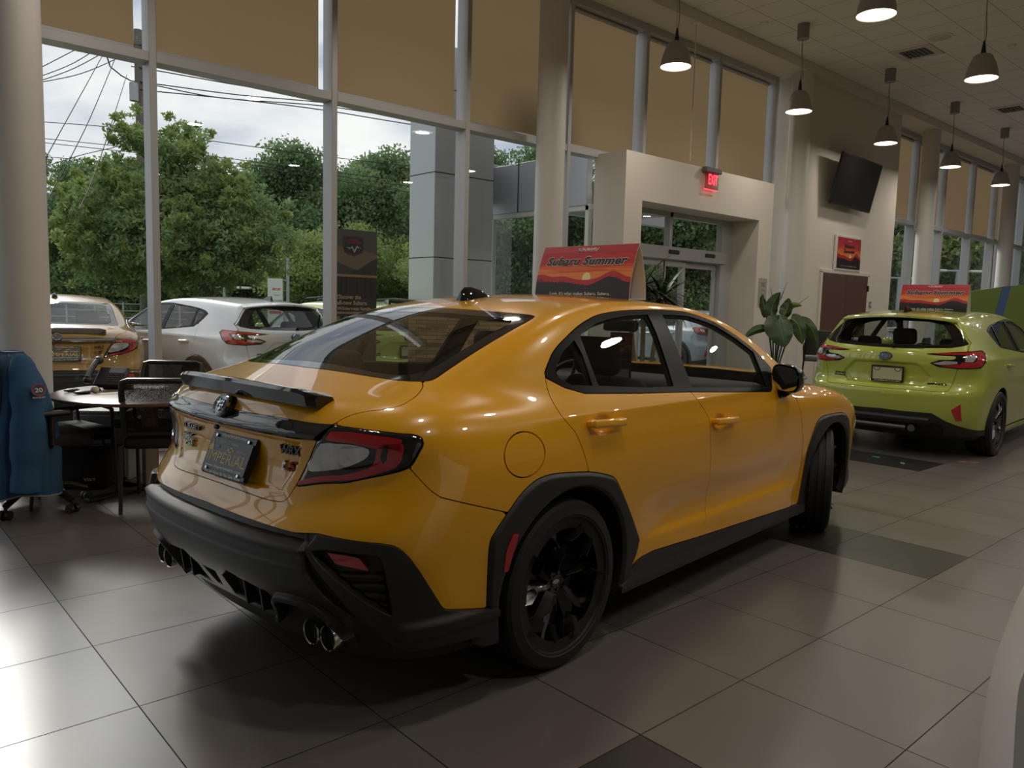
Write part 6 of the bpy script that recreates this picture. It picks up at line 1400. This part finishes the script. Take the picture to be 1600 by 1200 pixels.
# pylon sign, light poles, fence
def pylon():
    p = at_px(431, 27); o = empty('pylon_sign', (p[0], p[1], GZ), math.radians(-35), 'white roadside sign with a blue panel above the white hatchback', 'sign'); B().box((0, 0, 1.15), (.62, .2, 2.3), .01).obj('cabinet', MT['white'], o); B().box((0, -.105, 1.18), (.58, .01, .42), .004).obj('blue_panel', pbr('sign blue', (.03, .09, .38), .4), o)
    R = Matrix.Rotation(math.pi/2, 4, 'X'); 
    text('lettering', 'MERCURY', Matrix.Translation((.06, -.104, 1.85)) @ R, pbr('sign red', (.5, .03, .03), .5), o, width=.36, height=.10, bold=.03); text('lettering', 'Verizon', Matrix.Translation((.08, -.104, 1.60)) @ R, MT['black'], o, width=.24, height=.06); text('lettering', 'SAVOY', Matrix.Translation((0, -.112, 1.28)) @ R, MT['white'], o, width=.3, height=.08, bold=.02); text('lettering', 'TAVERN & CATERERS', Matrix.Translation((0, -.112, 1.10)) @ R, MT['white'], o, width=.52, height=.08, bold=.02); B().box((0, -.105, .86), (.5, .01, .12)).obj('red_panel', pbr('sign red panel', (.45, .05, .05), .5), o)
    for z in (.3, 2.25): B().box((.42, 0, z), (.2, .06, .06)).obj('bracket', OM['steel'], o)
    B().cyl((.52, 0, 0), (.52, 0, 3.2), .07, n=10).obj('post', OM['steel'], o); o.scale = (.8, .8, .8); o.location.z += .36; B().cyl((.52, 0, -.5), (.52, 0, .1), .12, n=10).obj('footing', OM['steel'], o)
pylon()
def lamp_post(u, d, h, lb):
    p = at_px(u, d); o = empty('light_pole', (p[0], p[1], GZ), math.radians(-40), lb, 'light pole', 'parking lot light poles'); B().cyl((0, 0, 0), (0, 0, h), .09, .06, n=10).obj('post', OM['steel'], o); B().box((.0, 0, h), (1.3, .12, .08), .02).obj('arm', OM['steel'], o)
    for s in (-1, 1): B().box((s*.75, 0, h), (.5, .3, .10), .03).obj('lamp_head', MT['white'], o)
lamp_post(1487, 32, 3.35, 'light pole with a cross arm seen through the right hand windows'); lamp_post(1397, 36, 3.2, 'light pole nearest the television wall, outside the windows'); lamp_post(352, 30, 1.9, 'short light pole behind the white hatchback roof')
def fence():
    o = empty('chain_fence', at_px(150, 28)+Vector((0, 0, GZ)), math.radians(-40), 'dark wire fence behind the gold sedan, below the trees', 'fence'); b = B()
    for i in range(9): B().cyl((-4+i, 0, 0), (-4+i, 0, 1.25), .03, n=8).obj('fence_post', OM['steel'], o)
    for z in (.1, .4, .7, .95, 1.2): b.tube([(-4, 0, z), (4, 0, z)], .012, 5)
    b.obj('rail', OM['steel'], o)
fence()
# metal clad entrance portico
def portico():
    o = empty('entrance_portico', (0, 0, GZ), 0, 'pale metal clad portico outside the entrance', 'portico')
    def clad(nm, c, d, js=()):
        q = B().box(c, d, .006).obj(nm, OM['panel'], o)
        return q
    clad('pillar', (7.25, 9.62, 2.55), (1.1, .64, 5.2)); b = B()
    for z in (.95, 2.15, 3.36, 4.55): b.box((7.25, 9.62, z), (1.104, .644, .014))
    b.obj('panel_joint', OM['wire'], o)
    clad('fascia', (8.28, 8.85, 3.3), (.12, 2.2, .75)); clad('fascia', (10.2, 9.9, 3.42), (5.2, .16, .62)); b = B()
    for y in (8.3, 9.2): b.box((8.215, y, 3.35), (.012, .012, .85))
    b.obj('panel_joint', OM['wire'], o)
    B().box((10.0, 8.8, 3.22), (3.3, 2.2, .12), .01).obj('soffit', OM['panel2'], o)
    b = B()
    for y in (7.75, 8.8, 9.85): b.box((8.28, y, 1.45), (.08, .07, 2.95), .004)
    b.box((8.28, 8.8, 2.9), (.08, 2.2, .09), .004); b.box((8.28, 8.8, .1), (.08, 2.2, .16), .004); b.obj('glazed_side_frame', MT['white'], o)
    g = B(); g.quad((8.28, 7.75, .1), (8.28, 9.85, .1), (8.28, 9.85, 2.9), (8.28, 7.75, 2.9)); g.obj('glass', GLASS, o)
    B().box((14.9, 8.6, 2.4), (1.7, .5, 4.9), .01).obj('stone_pier', OM['stone'], o)
portico()
# banner stand outside the third pane
def wild_banner():
    o = empty('banner_stand', (4.56, 7.86, GZ), 0, 'black banner with a mountain badge standing outside the window', 'banner'); w = .60; z1 = 2.28
    m = lambda k, c: pbr('banner '+k, c, .55)
    B().box((0, .01, z1/2+.02), (w, .012, z1-.04)).obj('sheet', m('black', (.018, .018, .02)), o); B().box((0, .02, .03), (w+.05, .25, .06), .01).obj('foot', MT['black'], o); B().cyl((0, .04, .05), (0, .04, z1), .012, n=8).obj('mast', OM['steel'], o)
    def q(nm, poly, c, y=-.0): V = [(x*w/2, .002-y, z) for x, z in poly]; rawobj(nm, V, [tuple(range(len(V)))], c, o, smooth=False)
    q('sky_print', [(-1, 1.80), (1, 1.80), (1, z1), (-1, z1)], m('dusk', (.07, .072, .075)), .001); q('sky_print', [(-1, 1.75), (1, 1.75), (1, 2.02), (.3, 2.06), (-1, 2.1)], m('glow', (.15, .12, .085)), .002)
    q('hill_print', [(-1, 1.78), (1, 1.78), (1, 1.84), (0, 1.84), (-.5, 1.89), (-1, 1.95)], m('far hill', (.04, .045, .052)), .003); q('hill_print', [(-.3, 1.78), (1, 1.78), (1, 1.98), (.6, 1.92), (.2, 1.84)], m('near hill', (.03, .028, .025)), .004)
    bd = m('tan', (.28, .19, .12)); q('band', [(-1, 1.755), (1, 1.755), (1, 1.78), (-1, 1.78)], bd, .005); q('band', [(-1, 1.335), (1, 1.335), (1, 1.36), (-1, 1.36)], bd, .005)
    for i, x in enumerate((-.75, -.5, -.3, .15, .5, .75)): q('trunk_print', [(x, 1.56), (x+.03, 1.56), (x+.03, 1.75), (x, 1.75)], m('trunk', (.035, .03, .026)), .003)
    q('badge', [(-.46, 2.20), (0, 2.215), (.40, 2.20), (.40, 2.06), (.33, 2.02), (0, 1.985), (-.38, 2.02), (-.45, 2.06)], m('badge edge', (.10, .035, .03)), .006); q('badge_field', [(-.42, 2.19), (0, 2.205), (.36, 2.19), (.36, 2.065), (.30, 2.03), (0, 2.0), (-.35, 2.03), (-.41, 2.065)], m('badge navy', (.012, .018, .04)), .007)
    R = Matrix.Rotation(math.pi/2, 4, 'X'); T = lambda x, y, z: Matrix.Translation((x, y, z)) @ R
    rd = m('badge red', (.30, .04, .03)); text('lettering', 'SUBARU', T(-.01, -.007, 2.165), rd, o, width=.13, height=.022, bold=.02); text('lettering', 'WILDERNESS', T(-.01, -.007, 2.135), rd, o, width=.20, height=.024, bold=.02)
    wt = m('pale', (.42, .40, .37)); q('ridge_print', [(-.36, 2.085), (-.2, 2.06), (-.1, 2.10), (0, 2.05), (.1, 2.105), (.3, 2.07), (.12, 2.085), (0, 2.02), (-.1, 2.075)], wt, .009)
    tn = m('text tan', (.45, .36, .27))
    for s, z, ww in (('Discover the', 1.41, .30), ('all-new Subaru', 1.345, .38), ('Wilderness family.', 1.28, .45)): text('lettering', s, T(-.215+ww/2, -.006, z+.115), tn, o, width=ww, height=.048, bold=.02)
    for i, x in enumerate((-.7, -.4, 0, .35, .6)): q('leaf_print', [(x-.1, 1.24), (x+.12, 1.26), (x+.08, 1.32), (x-.03, 1.30)], m('grey print', (.16, .16, .16)), .004)
wild_banner()
# parked cars outside
def repaint(car, mat, old):
    for o in [c for c in car.children]:
        for ob in [o]+list(o.children)+[g for c in o.children for g in c.children]:
            if ob.type == 'MESH' and ob.material_slots and ob.data.materials[0] == old:
                ob.material_slots[0].link = 'OBJECT'; ob.material_slots[0].material = mat
def park(car, p, az, lb, nm, group=None): car.name = nm; car.location = (p[0], p[1], GZ); car.rotation_euler = (0, 0, az); tag(car, lb, 'car'); 
gold = copy_tree(WRX); az = math.radians(79); F2 = Vector((math.cos(az), math.sin(az), 0)); e = Vector((1.88, 9.41, 0)); park(gold, e+F2*.945, az, 'gold yellow sports sedan parked outside, behind the left column', 'sports_sedan')
repaint(gold, pbr('amber gold paint', (.36, .185, .018), .3, coat=1.), MY['paint'])
for t in list(gold.children):
    if t.name.startswith('wheel') and not t.name.startswith('wheel_'): t.matrix_local = t.matrix_local  # wheels stay as steered
ML = dict(CM); ML.update(car_mats('pale lime', (.50, .60, .14)))
lime = build_hatch('crossover', ML, res=.022, clad=True, rails=True, badge_text='OUTBACK', wheels='sport')
white = copy_tree(lime); repaint(white, pbr('pearl white paint', (.78, .79, .80), .28, coat=1.), ML['paint'])
for c in list(white.children):
    if c.name.startswith('roof_rail'): bpy.data.objects.remove(c)
blue = copy_tree(white); repaint(blue, pbr('pale blue paint', (.36, .42, .47), .3, coat=1.), ML['paint'])
for c in [q for q in blue.children_recursive if q.type == 'MESH' and q.material_slots and q.material_slots[0].link == 'OBJECT']: c.material_slots[0].material = bpy.data.materials['pale blue paint']
silver = copy_tree(white)
az = math.radians(100); F2 = Vector((math.cos(az), math.sin(az), 0)); park(white, Vector((4.52, 9.25, 0))+F2*.82, az, 'white crossover parked outside beside the gold sedan', 'crossover')
az = math.radians(88); p = at_px(590, 11.2); park(lime, p, az, 'pale lime crossover with roof rails outside, behind the yellow sedan', 'crossover')
az = math.radians(75); p = at_px(1105, 19); park(blue, p, az, 'pale blue car outside, seen through the sliding doors', 'crossover')
az = math.radians(15); p = at_px(1370, 26); park(silver, p, az, 'white crossover outside, seen at the foot of the right hand windows', 'crossover')
